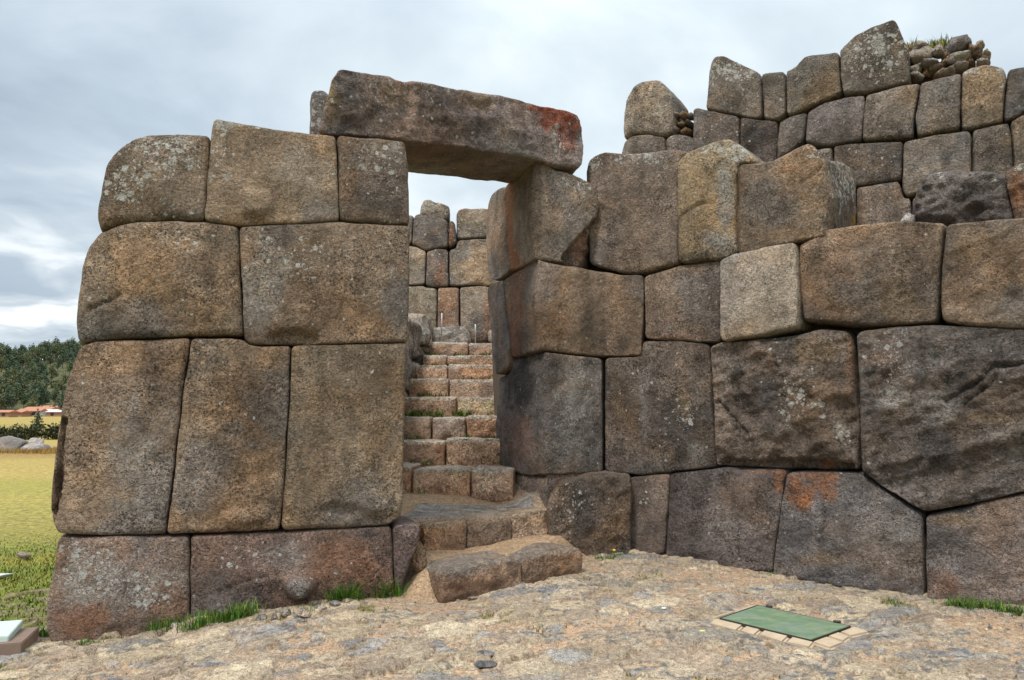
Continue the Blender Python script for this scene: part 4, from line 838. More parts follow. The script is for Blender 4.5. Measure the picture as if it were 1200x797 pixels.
# two thin steel posts at the head of the stairs
import bmesh
def tube(name, a, bq, r, mat, parent=None, n=10, cap=True):
    a = np.array(a, float); bq = np.array(bq, float); d = bq - a; d /= np.linalg.norm(d); u = np.cross(d, [0.3, 1, 0.1]); u /= np.linalg.norm(u); w = np.cross(d, u); V = []
    for p_, r_ in ((a, r), (bq - d * r * .4, r), (bq, r * .55)):
        for k in range(n): V.append(p_ + r_ * (math.cos(2 * math.pi * k / n) * u + math.sin(2 * math.pi * k / n) * w))
    F = [(i * n + k, i * n + (k + 1) % n, (i + 1) * n + (k + 1) % n, (i + 1) * n + k) for i in (0, 1) for k in range(n)] + [tuple(range(2 * n, 3 * n)), tuple(range(n))[::-1]]
    return mesh_obj(name, np.array(V), F, mat, parent, loc=None if parent is not None else tuple(a))
for (x, y0, y1, Yp, lb) in ((517.5, 400, 367, 12.15, 'thin steel post at the head of the stairs, the taller left one'), (557, 400, 380, 12.15, 'short thin steel post at the head of the stairs, near the door jamb')):
    a = atY(x, Yp, y0); q = a.copy(); q[2] = atY(x, Yp, y1)[2]; a[2] = 2.72
    tag(tube('metal_post', a, q, 0.011, M_STEEL), lb, 'post')

# ------------------------------------------------------------------ terrace fill behind the front wall
def fillz(x, y):
    return 3.0 + 0.06 * fbm(np.stack([x, y, 0 * x], 1) * 0.9, 3)
tp = np.array([tuple(SM.at([SM.hit(800, 300)[0]], [0], [-0.75])[0][:2]), tuple(SM.at([SM.hit(1276, 400)[0] + 3.1], [0], [-0.75])[0][:2]), tuple(SU.at([SU.hit(1276, 200)[0] + 4.1], [0], [0])[0][:2]), tuple(SU.pts[0]), (0.6, 12.8), (0.55, 9.9)])
gx_ = np.arange(-0.5, 13, 0.12); gy_ = np.arange(1, 15, 0.12); GX_, GY_ = np.meshgrid(gx_, gy_); PP = np.stack([GX_.ravel(), GY_.ravel()], 1); ok = inside(PP, tp); n_ = len(gx_)
V = np.stack([PP[:, 0], PP[:, 1], fillz(PP[:, 0], PP[:, 1])], 1)
F = [(i, i + 1, i + n_ + 1, i + n_) for j in range(len(gy_) - 1) for i in range(j * n_, j * n_ + n_ - 1) if ok[i] and ok[i + 1] and ok[i + n_] and ok[i + n_ + 1]]
us = sorted({i for f in F for i in f}); rm = {u: k for k, u in enumerate(us)}; V = V[us]; F = [tuple(rm[i] for i in f) for f in F]
o = mesh_obj('terrace_ground', V, F, M_GROUND, None, np.tile(np.array([0.2, 0.17, 0.09]), (len(V), 1))); o['kind'] = 'structure'
SQ = sheet('upper_landing', -2.2, 0.6, 12.3, 15.1, lambda x, y: 2.76 + 0.0 * x + 0.02 * fbm(np.stack([x, y, 0 * x], 1) * 3, 3), lambda V: np.tile(np.array([0.33, 0.23, 0.14]), (len(V), 1)), M_GROUND, None, 0.06)
SQ['kind'] = 'structure'

# ------------------------------------------------------------------ inspection hatch in the path
hc = [np.array([q[0], q[1], hatch_plane(q[0], q[1]) + 0.012]) for q in HQ]
hm = sum(hc) / 4
hat = thing('inspection_hatch', 'green metal inspection cover framed by concrete stones in the path', 'hatch', tuple(hm))
def slab(name, quad, t, mat, parent, bev=0.006):
    bm = bmesh.new(); vs_ = [bm.verts.new(q) for q in quad]; f = bm.faces.new(vs_)
    if f.normal.z < 0: f.normal_flip()
    bm.normal_update()
    r = bmesh.ops.extrude_face_region(bm, geom=[f]); 
    for v in r['geom']:
        if isinstance(v, bmesh.types.BMVert): v.co.z += 0
    for v in vs_: v.co.z -= t
    bmesh.ops.recalc_face_normals(bm, faces=bm.faces[:])
    bmesh.ops.bevel(bm, geom=[e for e in bm.edges], offset=bev, segments=2, affect='EDGES')
    V = np.array([v.co[:] for v in bm.verts]); F = [tuple(v.index for v in f_.verts) for f_ in bm.faces]; bm.free()
    return mesh_obj(name, V, F, mat, parent, smooth=False)
def hatch_mat():
    m, b, p = new_mat('worn_green_paint'); tc = b.node('ShaderNodeTexCoord').outputs['Object']
    mpn = b.node('ShaderNodeMapping'); mpn.inputs['Rotation'].default_value = (0, 0, 0.5); mpn.inputs['Scale'].default_value = (1, 3.2, 1); b.link(tc, mpn.inputs[0])
    n = b.noise(mpn.outputs[0], 7, 6, 0.65, 0.6); n2 = b.noise(tc, 3, 4, 0.6)
    c = b.mix(b.ramp(n, [(0.42, 0), (0.62, 1)]), (0.115, 0.19, 0.125), (0.22, 0.27, 0.15))
    c = b.mix(b.ramp(n2, [(0.5, 0), (0.7, 0.6)]), c, (0.21, 0.25, 0.235))
    b.link(c, p.inputs['Base Color']); p.inputs['Roughness'].default_value = 0.55
    bp = b.node('ShaderNodeBump'); bp.inputs['Strength'].default_value = 0.15; b.link(n, bp.inputs['Height']); b.link(bp.outputs[0], p.inputs['Normal']); return m
M_HATCH = hatch_mat(); M_DARKMETAL = plain_mat('dark_iron', (0.06, 0.05, 0.045), 0.6, 0.4); M_CONC = plain_mat('worn_concrete', (0.46, 0.36, 0.255), 0.9, ns=9, amt=0.45, bump=0.6)
def lerp2(a, q, t): return a * (1 - t) + q * t
slab('cover', hc, 0.03, M_HATCH, hat, 0.003)
ex = lambda q, k: hm + (q - hm) * k
for i in range(4):
    a, q = hc[i], hc[(i + 1) % 4]; slab('rim', [ex(a, 1.010) - [0, 0, .004], ex(q, 1.010) - [0, 0, .004], ex(q, 1.028) + [0, 0, .002], ex(a, 1.028) + [0, 0, .002]], 0.03, M_DARKMETAL, hat, 0.001)
for i in (1,):
    for t in (0.12, 0.85):
        q = lerp2(ex(hc[i], 1.03), ex(hc[i + 1], 1.03), t); tube('hinge', q + [-.02, 0.0, .008], q + [.03, -.012, .008], 0.010, M_DARKMETAL, hat)
# border stones on the two near sides and the left
for (i, n_, wd_) in ((3, 4, 0.13), (2, 3, 0.12), (0, 2, 0.06), (1, 3, 0.05)):
    a, q = ex(hc[i], 1.05), ex(hc[(i + 1) % 4], 1.05); e = (q - a) / np.linalg.norm(q - a); nrm = np.array([e[1], -e[0], 0]); nrm = nrm if nrm @ ((a + q) / 2 - hm) > 0 else -nrm
    ts = np.concatenate([[-0.04], np.sort(np.linspace(0, 1, n_ + 1)[1:-1] + rng.uniform(-.06, .06, n_ - 1)), [1.04]])
    for t0, t1 in zip(ts, ts[1:]):
        p0, p1 = lerp2(a, q, t0 + .008), lerp2(a, q, t1 - .008); w0, w1 = wd_ * rng.uniform(.8, 1.2), wd_ * rng.uniform(.8, 1.2); z0 = rng.uniform(-.006, .004)
        slab('border_stone', [p0 + [0, 0, z0], p1 + [0, 0, z0], p1 + nrm * w1 + [0, 0, z0 - .012], p0 + nrm * w0 + [0, 0, z0 - .014]], 0.09, M_CONC, hat, 0.014)

# ------------------------------------------------------------------ board on the ground at the left
M_MINT = plain_mat('pale_mint_paint', (0.50, 0.60, 0.555), 0.5, ns=14, amt=0.12); M_WOODB = plain_mat('brown_frame_paint', (0.20, 0.135, 0.10), 0.7, ns=12)
br = ground_pt(25, 772)
bd_ = thing('information_board', 'low mint-green board on a brown frame lying at the left edge of the path', 'board', (br[0], br[1], float(terrain(br[0], br[1]))))
zb = float(terrain(br[0], br[1])); ax = np.array([-0.93, -0.30, 0]); ay = np.array([-0.30, 0.93, 0])
Q0 = np.array([br[0], br[1], zb + 0.105]); slab('frame', [Q0, Q0 + ax * .62, Q0 + ax * .62 + ay * .42, Q0 + ay * .42], 0.13, M_WOODB, bd_, 0.006)
Q1 = Q0 + ax * .10 + ay * .06 + [0, 0, .035]; slab('panel', [Q1, Q1 + ax * .5 , Q1 + ax * .5 + ay * .33 + [0, 0, .03], Q1 + ay * .33 + [0, 0, .03]], 0.05, M_MINT, bd_, 0.005)
wp_ = ground_pt(2, 676); o = lump('white_stone', wp_ + [-0.05, 0, 0.01], (0.17, 0.12, 0.035), None, M_CONC, (0.6, 0.62, 0.6), 77); o.data.materials[0] = plain_mat('pale_plaster', (0.55, 0.58, 0.57), 0.8)
tag(o, 'flat whitish slab lying in the grass at the left edge', 'stone')

# ------------------------------------------------------------------ loose stones
def loose(px, py, w, h, base, label, group=None, seed=0, name='loose_stone', depth=None):
    q = ground_pt(px, py + (4 if group and 'pier' in group else 0)); k = q[1] / FPX; r = (w * .5 * k, (depth or w * .4) * k, h * .5 * k)
    base = np.array(base) * (1.0 if 'cobble' in label else 1.35)
    o = lump(name, q + np.array([0, 0, r[2] * (.3 if 'cobble' in label else .55)]), r, None, M_ROUGH, base, 300 + seed, rng.uniform(-.4, .4), rough=0.16); tag(o, label, 'stone', group); return o
GP = 'loose stones along the foot of the pier'
for k, (x, y, w, h, bs, lb) in enumerate([(140, 741, 17, 11, (0.30, 0.235, 0.15), 'round yellowish stone against the foot of the left pier'), (205, 735, 24, 11, (0.36, 0.32, 0.26), 'pale flat stone in front of the grass tuft at the pier foot'),
        (172, 743, 20, 8, (0.36, 0.29, 0.20), 'low tan stone right of the round yellowish stone'), (334, 719, 18, 13, (0.36, 0.32, 0.26), 'pale angular stone below the knobbed block'), (307, 723, 18, 10, (0.24, 0.225, 0.20), 'grey angular stone left of the pale angular one'),
        (322, 722, 9, 8, (0.25, 0.23, 0.22), 'small grey stone between two larger angular stones'), (356, 718, 20, 9, (0.34, 0.27, 0.19), 'tan stone right of the pale angular one'), (374, 710, 18, 7, (0.29, 0.26, 0.22), 'flat grey-brown stone below the rounded knob'),
        (392, 706, 13, 8, (0.23, 0.225, 0.22), 'bluish stone beside the long grass at the pier foot'), (406, 703, 14, 8, (0.34, 0.28, 0.21), 'tan stone in front of the long grass tuft'), (263, 733, 16, 7, (0.32, 0.29, 0.24), 'flat pale stone in front of the dark green grass'), (462, 690, 12, 5, (0.36, 0.30, 0.23), 'small pale stone right of the long grass tuft')]):
    loose(x, y, w, h, np.array(bs), lb, GP, k)
for k, (x, y, w, h, bs, lb) in enumerate([(568, 768, 24, 8, (0.235, 0.235, 0.24), 'dark blue-grey cobble, upper of the two in the path'), (569, 781, 29, 9, (0.215, 0.215, 0.22), 'dark blue-grey cobble, lower of the two in the path'),
        (28, 653, 19, 8, (0.26, 0.22, 0.18), 'lone grey rock lying on the green lawn'), (552, 703, 13, 6, (0.33, 0.28, 0.21), 'small pale stone in front of the lowest step')]):
    loose(x, y, w, h, np.array(bs), lb, None, 40 + k)
for k, (x, y, w, h, bs, lb) in enumerate([(8, 530, 46, 24, (0.20, 0.19, 0.18), 'dark grey boulder at the left edge of the meadow'), (40, 530, 44, 15, (0.30, 0.28, 0.26), 'long sloping pale boulder in the meadow'), (43, 527, 20, 20, (0.32, 0.30, 0.28), 'pointed pale boulder top behind the sloping one'), (57, 529, 18, 10, (0.36, 0.33, 0.30), 'small pale boulder beside the pier edge')]):
    o = loose(x, y, w, h, np.array(bs), lb, 'boulders across the meadow', 60 + k, 'boulder', depth=w * .4)
q = ground_pt(823, 744)
o = lump('litter', q + np.array([0, 0, .02]), (0.035, 0.03, 0.02), None, plain_mat('yellow_paper', (0.62, 0.68, 0.22), 0.6), (0.6, 0.6, 0.2), 88, rough=0.5, n=2); tag(o, 'crumpled yellow-green scrap on the path left of the hatch', 'litter')
q = ground_pt(778, 716)
o = lump('litter', q + np.array([0, 0, .02]), (0.022, 0.018, 0.010), None, plain_mat('white_paper', (0.8, 0.8, 0.82), 0.6), (0.6, 0.6, 0.2), 89, rough=0.4, n=2); tag(o, 'tiny white scrap on the path behind the yellow one', 'litter')

# ------------------------------------------------------------------ grass
def blades(P0, hgt, wid, bend, cols, seed=1):
    n = len(P0); r = np.random.default_rng(seed + 1000); an = r.uniform(0, 2 * math.pi, n); d = np.stack([np.cos(an), np.sin(an), 0 * an], 1); s = np.stack([-d[:, 1], d[:, 0], 0 * an], 1)
    hgt = np.broadcast_to(hgt, n)[:, None]; wid = np.broadcast_to(wid, n)[:, None]; bend = np.broadcast_to(bend, n)[:, None]; up = np.array([[0, 0, 1.0]])
    a = P0 - s * wid / 2; b_ = P0 + s * wid / 2; m1 = P0 + up * hgt * .6 + d * bend * .3 - s * wid * .38; m2 = m1 + s * wid * .76; t = P0 + up * hgt + d * bend
    V = np.stack([a, b_, m1, m2, t], 1).reshape(-1, 3); k = np.arange(n)[:, None] * 5
    F = [tuple(x) for x in np.hstack([k, k + 1, k + 3, k + 2])] + [tuple(x) for x in np.hstack([k + 2, k + 3, k + 4])]
    return V, F, np.repeat(cols, 5, 0)
def tuft(name, spots, n, hgt, label, col=(0.070, 0.155, 0.022), seed=0, spread=0.05, cat='grass'):
    r = np.random.default_rng(400 + seed); pts = []
    for (px, py) in spots:
        q = ground_pt(px, py + 7); pts.append(q)
    pts = np.array(pts); P0 = pts[r.integers(0, len(pts), n)] + np.stack([r.normal(0, spread, n), r.normal(0, spread * .5, n), np.full(n, -0.015)], 1)
    c = np.array(col) * r.uniform(.5, 1.6, (n, 1)) + np.where(r.random((n, 1)) < .22, np.array([[0.14, 0.075, 0.01]]), 0)
    V, F, c = blades(P0, hgt * r.uniform(.25, 1.15, n), r.uniform(.004, .009, n), hgt * r.uniform(.1, .9, n), c, seed)
    o = mesh_obj(name, V, F, M_GRASS, None, c, loc=tuple(pts.mean(0))); tag(o, label, cat); return o
G = (0.060, 0.150, 0.020)
tuft('grass_tuft', [(185, 737), (195, 733), (206, 729), (213, 727)], 420, 0.13, 'small grass tuft at the pier foot below its first joint', G, 1)
tuft('grass_tuft', [(226, 733), (240, 730), (252, 726), (264, 722), (276, 720), (288, 717)], 900, 0.14, 'bushy dark green grass tuft at the pier foot beside the lower knob', G, 2)
tuft('grass_tuft', [(398, 699), (410, 697), (420, 694), (432, 691), (442, 688), (450, 691), (457, 692), (445, 693)], 1300, 0.17, 'long bright green grass tuft at the right end of the pier foot', (0.075, 0.18, 0.02), 3)
tuft('grass_tuft', [(100, 747), (112, 747)], 140, 0.05, 'short sprig of grass in front of the bottom left block', G, 4)
tuft('grass_tuft', [(48, 740)], 240, 0.10, 'grass clump at the outer corner of the pier', G, 5)
tuft('grass_tuft', [(1122, 704), (1135, 706), (1150, 707), (1165, 709), (1180, 712), (1195, 714), (1215, 717)], 900, 0.10, 'long grass strip under the right end of the terrace wall', G, 6)
tuft('grass_tuft', [(1040, 700), (1050, 703), (1060, 706)], 160, 0.07, 'small grass sprig under the joint of the rust-patched block', G, 7)
tuft('grass_tuft', [(904, 668), (908, 670)], 80, 0.06, 'little grass sprig at the joint beside the rust-patched block', G, 8)
tuft('grass_tuft', [(355, 712), (362, 709), (370, 706)], 130, 0.06, 'thin grass below the rounded upper knob', (0.06, 0.10, 0.02), 9)
dn = tuft('dandelion', [(706, 648), (716, 647), (726, 646), (734, 645)], 260, 0.06, 'dandelion with one yellow flower at the wall foot', G, 10, cat='plant')
q = ground_pt(720, 655); lump('flower', q + np.array([0, 0, .085]), (0.018, 0.018, 0.010), dn, plain_mat('dandelion_yellow', (0.75, 0.50, 0.02), 0.6), (0.7, 0.5, 0.05), 91, n=2)
# turf: too many blades to count
r = np.random.default_rng(77); n = 120000
u = r.uniform(-1.30, -0.50, n); yy = 5.2 * (34 / 5.2) ** r.random(n) ; xx = u * yy
ok = (xx < -3.45 - 0.02 * (yy - 5.6)); xx, yy = xx[ok], yy[ok]
stn = np.zeros(len(xx)); inpath = (xx > gx[0]) & (yy < 9.1)
for i in np.where(inpath)[0]: 
    ix = int((xx[i] - gx[0]) / step_); iy = int(np.clip(np.searchsorted(gy, yy[i]), 0, ny - 1)); stn[i] = max(stone[iy * nx + ix], 1 - edge[iy * nx + ix])
ok = r.random(len(xx)) > stn * 1.25; xx, yy = xx[ok], yy[ok]
P0 = np.stack([xx, yy, terrain(xx, yy) - 0.035], 1); dr = np.hypot(xx, yy)
cg = np.array([0.150, 0.185, 0.028]) * r.uniform(.6, 1.4, (len(xx), 1)); k = sstep(-0.1, 0.4, fbm(P0 * 1.1, 3) + 0.5 * sstep(8, 16, dr)); cg = blend(cg, k * .85, (0.30, 0.245, 0.045)) * r.uniform(.8, 1.2, (len(xx), 1))
V, F, cg = blades(P0, r.uniform(.018, .045, len(xx)), .006 + .0007 * dr, r.uniform(.01, .05, len(xx)), cg, 5)
o = mesh_obj('lawn_grass', V, F, M_GRASS, None, cg); tag(o, 'short yellowing green lawn grass left of the pier', 'grass', kind='stuff')
# dry tall grass around the meadow boulders
n = 5000; xx = r.uniform(-26, -20.5, n); yy = r.normal(36.0, .8, n); P0 = np.stack([xx, yy, terrain(xx, yy)], 1); V, F, cg = blades(P0, r.uniform(.12, .3, n), .02, r.uniform(.02, .12, n), np.array([0.36, 0.23, 0.06]) * r.uniform(.7, 1.3, (n, 1)), 6)
o = mesh_obj('dry_grass', V, F, M_GRASS, None, cg); tag(o, 'dry golden grass around the boulders in the meadow', 'grass', kind='stuff')
# weeds on the treads and in the path joints
Ps = []; 
for k, (Yk, zt, xl, xr) in enumerate(rows):
    pz = rows[k - 1][1] if k else 0.8
    m_ = [20, 40, 120, 420, 260, 90, 160, 160][k]; xs = r.uniform(xl, xr, m_); cl_ = fbm(np.stack([xs * 5, np.full(m_, k * 3.3), 0 * xs], 1), 2) > -0.05; xs = xs[cl_]
    Ps.append(np.stack([xs, np.full(len(xs), Yk) - r.uniform(.0, .09, len(xs)), np.full(len(xs), pz)], 1))
P0 = np.vstack(Ps); n = len(P0); V, F, cg = blades(P0, r.uniform(.03, .09, n), .016, r.uniform(.02, .06, n), np.array([0.085, 0.13, 0.02]) * r.uniform(.6, 1.5, (n, 1)), 8)
o = mesh_obj('stair_weeds', V, F, M_GRASS, None, cg); tag(o, 'low green weeds growing along the stair treads', 'weeds', kind='stuff')
n = 60000; xx = r.uniform(-3.6, 5.2, n); yy = r.uniform(4.5, 8.6, n); Bq = np.stack([xx, yy, 0 * xx], 1)
jx = ((xx - gx[0]) / step_).astype(int); jy = np.clip(np.searchsorted(gy, yy), 0, ny - 1); sv = stone[jy * nx + jx]
ok = (fbm(Bq * 1.5 + 21, 4) > 0.10) & (sv < .35) & (fbm(Bq * 7, 2) > 0.12); xx, yy, jx, jy = xx[ok], yy[ok], jx[ok], jy[ok]; n = len(xx)
P0 = np.stack([xx, yy, Zp[jy * nx + jx] - .004], 1); V, F, cg = blades(P0, r.uniform(.018, .042, n), .010, r.uniform(.005, .025, n), np.array([0.15, 0.150, 0.025]) * r.uniform(.6, 1.4, (n, 1)), 9)
o = mesh_obj('path_weeds', V, F, M_GRASS, None, cg); tag(o, 'sparse yellow-green weeds in the joints of the cobbled path', 'weeds', kind='stuff')
# loose grit and pebbles on the trodden earth
n = 5200; xx = r.uniform(-3.4, 5.0, n); yy = 4.45 + 4.2 * r.random(n) ** 1.4; jx = ((xx - gx[0]) / step_).astype(int); jy = np.clip(np.searchsorted(gy, yy), 0, ny - 1)
ok = (stone[jy * nx + jx] < .5) & (hk_[jy * nx + jx] < .1); xx, yy, jx, jy = xx[ok], yy[ok], jx[ok], jy[ok]; n = len(xx)
oc = np.array([(1, 0, 0), (0, 1, 0), (-1, 0, 0), (0, -1, 0), (0, 0, .8), (0, 0, -.8)], float); of_ = [(0, 1, 4), (1, 2, 4), (2, 3, 4), (3, 0, 4), (1, 0, 5), (2, 1, 5), (3, 2, 5), (0, 3, 5)]
sz_ = r.uniform(.004, .010, n) + .012 * (r.random(n) < .06); V = (oc[None] * r.uniform(.6, 1.3, (n, 6, 1)) + r.normal(0, .15, (n, 6, 3))) * sz_[:, None, None]; an = r.uniform(0, 6.28, n); ca, sa = np.cos(an)[:, None], np.sin(an)[:, None]
V = np.stack([V[..., 0] * ca - V[..., 1] * sa, V[..., 0] * sa + V[..., 1] * ca, V[..., 2]], 2) + np.stack([xx, yy, Zp[jy * nx + jx] + sz_ * .25], 1)[:, None]
F = [(k * 6 + a, k * 6 + b_, k * 6 + c_) for k in range(n) for a, b_, c_ in of_]
cg = np.array([(0.42, 0.36, 0.29), (0.30, 0.275, 0.25), (0.50, 0.42, 0.32), (0.22, 0.21, 0.205)])[r.integers(0, 4, n)] * r.uniform(.8, 1.15, (n, 1))
o = mesh_obj('gravel', V.reshape(-1, 3), F, M_GROUND, None, np.repeat(cg, 6, 0), smooth=False); tag(o, 'loose grit and tiny pebbles scattered over the cobbled path', 'gravel', kind='stuff')
# grass on the upper rubble
Ps = []
for (x, y) in ((1066, 54), (1070, 53), (1093, 52), (1098, 51), (1104, 52), (1108, 52), (1134, 62)):
    d = ray(x, y); s_, z_ = SU.hit(x, y); qd = SU.at([s_], [z_], [-0.5])[0]; c3 = EYE + d * (qd[1] / d[1]); Ps.append(c3 + np.stack([r.normal(0, .05, 90), r.normal(0, .08, 90), np.full(90, -.09)], 1))
P0 = np.vstack(Ps); n = len(P0); V, F, cg = blades(P0, r.uniform(.06, .17, n), .014, r.uniform(.02, .08, n), np.array([0.17, 0.17, 0.025]) * r.uniform(.6, 1.4, (n, 1)), 10)
o = mesh_obj('wall_grass', V, F, M_GRASS, None, cg); tag(o, 'yellow-green grass growing over the fieldstone heap', 'grass', kind='stuff')

# ------------------------------------------------------------------ far side of the meadow: hedge, tree, houses, wooded hill
def leafcloud(lobes, n, size, base, seed, flat=0.4):
    """leaf clumps spread through a set of ellipsoids (c, r)"""
    r = np.random.default_rng(seed); out = []; vol = np.array([np.prod(q[1]) for q in lobes]); ch = r.choice(len(lobes), n, p=vol / vol.sum())
    d = r.normal(size=(n, 3)); d /= np.linalg.norm(d, axis=1)[:, None]; rad = r.random(n) ** (1 / 2.2)
    C = np.array([lobes[i][0] for i in ch]) + d * rad[:, None] * np.array([lobes[i][1] for i in ch])
    sz = size * r.uniform(.5, 1.3, n)[:, None]; a = r.normal(size=(n, 3)); a /= np.linalg.norm(a, axis=1)[:, None]; b_ = np.cross(a, r.normal(size=(n, 3))); b_ /= np.linalg.norm(b_, axis=1)[:, None]
    V = np.stack([C - a * sz, C + b_ * sz * .55, C + a * sz, C - b_ * sz * .55], 1).reshape(-1, 3); k = np.arange(n)[:, None] * 4
    cl = np.array(base) * r.uniform(.55, 1.5, (n, 1)); return V, [tuple(x) for x in np.hstack([k, k + 1, k + 2, k + 3])], np.repeat(cl, 4, 0)
def trunk_mesh(h, r0, seed, limbs=5):
    r = np.random.default_rng(seed); V = []; F = []
    def limb(p, q, ra, rb):
        b0 = len(V); d = q - p; d = d / np.linalg.norm(d); u = np.cross(d, [0.2, 1, 0.3]); u /= np.linalg.norm(u); w = np.cross(d, u)
        for (c_, rr_) in ((p, ra), ((p + q) / 2 + r.normal(0, .03 * h, 3) * .3, (ra + rb) / 2), (q, rb)):
            for k in range(6): V.append(c_ + rr_ * (math.cos(k * math.pi / 3) * u + math.sin(k * math.pi / 3) * w))
        for i in (0, 1):
            for k in range(6): F.append((b0 + i * 6 + k, b0 + i * 6 + (k + 1) % 6, b0 + i * 6 + 6 + (k + 1) % 6, b0 + i * 6 + 6 + k))
    limb(np.array([0, 0, -.3]), np.array([0, 0, h * .9]), r0, r0 * .25)
    for _ in range(limbs):
        z = h * r.uniform(.35, .75); an = r.uniform(0, 6.28); limb(np.array([0, 0, z]), np.array([math.cos(an) * h * .18, math.sin(an) * h * .18, z + h * .16]), r0 * .45, r0 * .12)
    return np.array(V), F
def euca(kind, seed):
    r = np.random.default_rng(seed); h = 12.0; lob = []
    for k in range(9):
        t = (k + 1) / 9; z = h * (0.28 + 0.68 * t); w = (2.6 if kind == 0 else 3.3) * (1 - abs(t - .45) * 0.95); lob.append((np.array([r.normal(0, w * .38), r.normal(0, w * .38), z]), np.array([w * .75, w * .75, 1.5])))
    V, F, c = leafcloud(lob, 900, 0.40, [(0.080, 0.112, 0.066), (0.100, 0.125, 0.060), (0.125, 0.132, 0.058)][kind], seed)
    return (V, F, c), trunk_mesh(h, 0.28, seed)
protos = []
for k in range(4):
    (V, F, c), (TV, TF) = euca(k % 3, 500 + k)
    root = thing('eucalyptus_tree', 'tall dark eucalyptus tree in the dense wood covering the far hill', 'tree', (0, 0, 0), 'trees of the wood on the far hill')
    mesh_obj('crown', V, F, M_LEAF, root, c); mesh_obj('trunk', TV, TF, M_BARK, root); protos.append(root)
def copy_tree(o):
    c = o.copy(); COL.objects.link(c)
    for ch in o.children: d = ch.copy(); COL.objects.link(d); d.parent = c
    return c
r = np.random.default_rng(31); used = set(); cnt = 0; tries = 0; spots = []
while len(spots) < 280 and tries < 20000:
    tries += 1; y = 300 + 330 * r.random() ** 0.8; u = r.uniform(-0.685, -0.535); x = u * y
    px = project(np.array([x, y, terrain(x, y)]))[0]
    if 52 < px[0] < 95 and 432 < px[1] < 478 and r.random() < .9: continue
    if any((x - a) ** 2 + (y - b_) ** 2 < 4.4 ** 2 for a, b_ in spots): continue
    spots.append((x, y))
for i, (x, y) in enumerate(sorted(spots, key=lambda q: q[1])):
    k = i % 4; o = copy_tree(protos[k]) if k in used else protos[k]; used.add(k)
    o.location = (x, y, float(terrain(x, y)) - .2); s = r.uniform(.65, 1.15) * (1.1 if y > 520 else 0.9); o.scale = (s * r.uniform(.9, 1.2), s * r.uniform(.9, 1.2), s); o.rotation_euler = (0, 0, r.uniform(0, 6.28))
# the wood runs on to the left, beyond the picture
Vs, Fs, Cs = [], [], []; nb_ = 0
for k in range(330):
    y = r.uniform(300, 620); u = r.uniform(-1.25, -0.70) if k % 2 else r.uniform(-0.53, -0.18); x = u * y; z = float(terrain(x, y)); V, F, c = leafcloud([(np.array([x, y, z + 8]), np.array([4, 4, 6.5]))], 90, 1.3, (0.08, 0.11, 0.075), 900 + k)
    Vs.append(V); Cs.append(c); Fs += [tuple(i + nb_ for i in f) for f in F]; nb_ += len(V)
o = mesh_obj('wood', np.vstack(Vs), Fs, M_LEAF, None, np.vstack(Cs)); tag(o, 'dense wood continuing over the far hill on either side', 'wood', kind='stuff')
# lower bushes in the clearing
bV, bF, bC = leafcloud([(np.array([0, 0, .9]), np.array([1.6, 1.4, 1.1])), (np.array([1.1, .2, .7]), np.array([1.2, 1.1, .9]))], 260, .32, (0.045, 0.06, 0.024), 71)
bush0 = thing('bush', 'low dark bush in the clearing below the wood', 'bush', (0, 0, 0), 'bushes in the hillside clearing'); mesh_obj('foliage', bV, bF, M_LEAF, bush0, bC)
for k in range(26):
    o = bush0 if k == 0 else copy_tree(bush0); y = r.uniform(290, 420); x = y * r.uniform(-.645, -.555); o.location = (x, y, float(terrain(x, y))); s = r.uniform(.8, 2.2); o.scale = (s, s, s * .9)
# hedge: low shrubs in a row
hV, hF, hC = leafcloud([(np.array([0, 0, .45]), np.array([.8, .6, .5])), (np.array([.5, .1, .35]), np.array([.6, .5, .42])), (np.array([-.5, 0, .4]), np.array([.6, .5, .4]))], 420, .10, (0.045, 0.050, 0.020), 72)
sh0 = thing('shrub', 'low dark green shrub in the hedge row across the meadow', 'shrub', (0, 0, 0), 'shrubs of the hedge row across the meadow'); mesh_obj('foliage', hV, hF, M_LEAF, sh0, hC)
for k in range(16):
    o = sh0 if k == 0 else copy_tree(sh0); x = -42.5 + k * .85 + r.normal(0, .1); y = 59 + r.normal(0, .3); o.location = (x, y, float(terrain(x, y)) - .05); s = r.uniform(.9, 1.15); o.scale = (s, s, s * r.uniform(1.1, 1.4)); o.rotation_euler = (0, 0, r.uniform(0, 6.28))
# lone conifer
q = ground_pt(43, 505); lob = [(np.array([0.05 * math.sin(k * 2), .05 * math.cos(k * 3), .35 + k * .27]), np.array([.85 - .105 * k, .85 - .105 * k, .16])) for k in range(8)]
ct = thing('conifer_tree', 'small lone conifer with layered branches in the field beyond the hedge', 'tree', tuple(q)); V, F, c = leafcloud(lob, 900, .085, (0.028, 0.045, 0.024), 73)
o = mesh_obj('crown', V, F, M_LEAF, None, c); o.parent = ct; TV, TF = trunk_mesh(2.6, .05, 3, 4); o2 = mesh_obj('trunk', TV, TF, M_BARK, None); o2.parent = ct
sc_h = q[1] / 78.0; ct.scale = (sc_h, sc_h, sc_h)
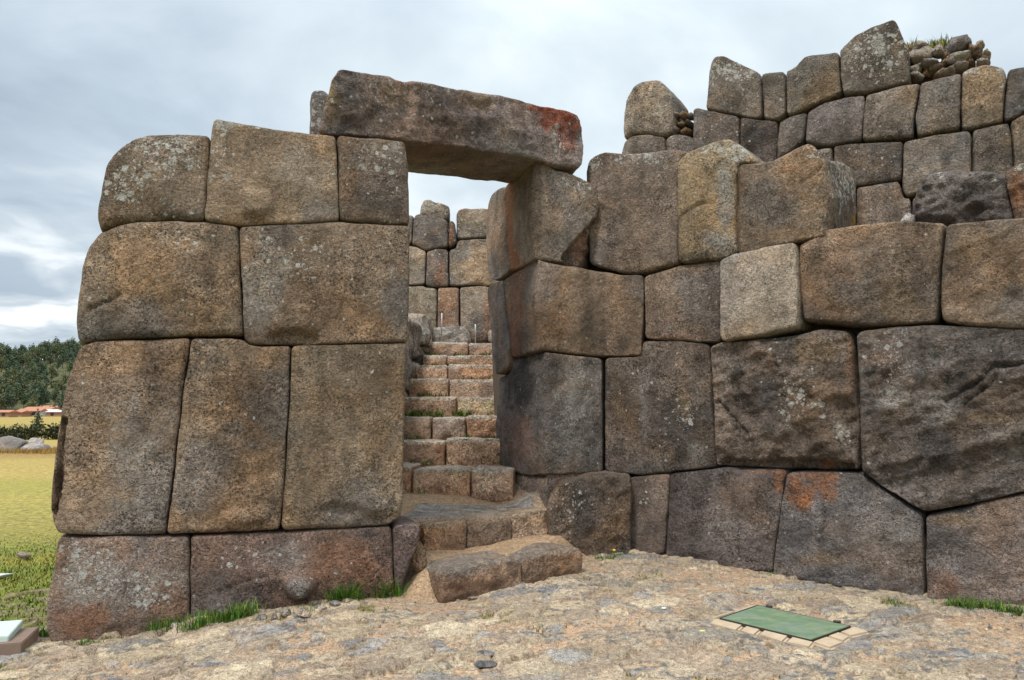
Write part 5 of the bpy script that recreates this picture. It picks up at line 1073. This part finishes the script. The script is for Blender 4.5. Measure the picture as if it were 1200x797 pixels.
# houses at the foot of the hill
M_ROOF = plain_mat('clay_roof', (0.40, 0.175, 0.105), 0.85, ns=3, amt=.3); M_ROOF2 = plain_mat('pale_sheet_roof', (0.50, 0.47, 0.45), 0.6, ns=3); M_WALLH = plain_mat('adobe_wall', (0.36, 0.20, 0.13), 0.9, ns=2); M_WALLW = plain_mat('whitewash', (0.62, 0.60, 0.56), 0.9, ns=2); M_BLUE = plain_mat('blue_tarp', (0.10, 0.22, 0.5), 0.6); M_GLASSD = plain_mat('dark_window', (0.03, 0.03, 0.035), 0.3)
def boxm(name, c, s, mat, parent):
    bm = bmesh.new(); bmesh.ops.create_cube(bm, size=1.0); V = np.array([v.co[:] for v in bm.verts]) * np.array(s) + np.array(c); F = [tuple(v.index for v in f.verts) for f in bm.faces]; bm.free(); return mesh_obj(name, V, F, mat, parent, smooth=False)
def house(px, py, Yh, w, d, h, rh, roofm, wallm, label):
    q = atY(px, Yh, py); z0 = float(terrain(q[0], q[1])); q[2] = z0; w, d, h, rh = w * .8, d * .8, h * .62, rh * .62
    t = thing('house', label, 'house', tuple(q), 'houses at the foot of the wooded hill'); boxm('wall', q + [0, 0, h / 2 - .5], (w, d, h + 1), wallm, t)
    V = np.array([(-w / 2 - .5, -d / 2 - .6, h), (w / 2 + .5, -d / 2 - .6, h), (w / 2 + .5, d / 2 + .6, h), (-w / 2 - .5, d / 2 + .6, h), (-w / 2 - .5, 0, h + rh), (w / 2 + .5, 0, h + rh)]) + q
    mesh_obj('roof', V, [(0, 1, 5, 4), (2, 3, 4, 5), (0, 4, 3), (1, 2, 5), (3, 2, 1, 0)], roofm, t, smooth=False)
    for k in range(2): boxm('window', q + [-w * .25 + k * w * .5, -d / 2 - .02, h * .55], (1.1, .1, 1.1), M_GLASSD, t)
for a in [(3, 490, 262, 9, 6, 2.6, 1.3, M_ROOF, M_WALLH, 'brick-red house at the left edge of the village row'), (14, 489, 275, 12, 6, 2.5, 1.2, M_ROOF, M_WALLH, 'long low red-roofed house second from the left edge'), (24, 488, 282, 8, 6, 2.4, 1.0, M_ROOF, M_WALLH, 'small plain red-roofed house in the row'),
          (31, 487, 292, 6, 5, 2.2, .8, M_BLUE, M_WALLW, 'small shed under a blue sheet in the village row'), (38, 486, 286, 10, 6, 3.0, 1.6, M_ROOF, M_WALLW, 'whitewashed house with an orange tile roof'), (48, 485, 294, 12, 7, 3.6, 2.0, M_ROOF, M_WALLH, 'larger brick house with a steep red roof'), (57, 484, 290, 9, 6, 2.9, 1.3, M_ROOF2, M_WALLW, 'white house with a pale sheet roof'), (66, 483, 302, 14, 8, 4.0, 2.0, M_ROOF, M_WALLW, 'big red-roofed house nearest the pier'), (72, 488, 280, 10, 6, 2.6, 1.2, M_ROOF2, M_WALLH, 'brown house with a pale roof just behind the pier edge')]: house(*a)
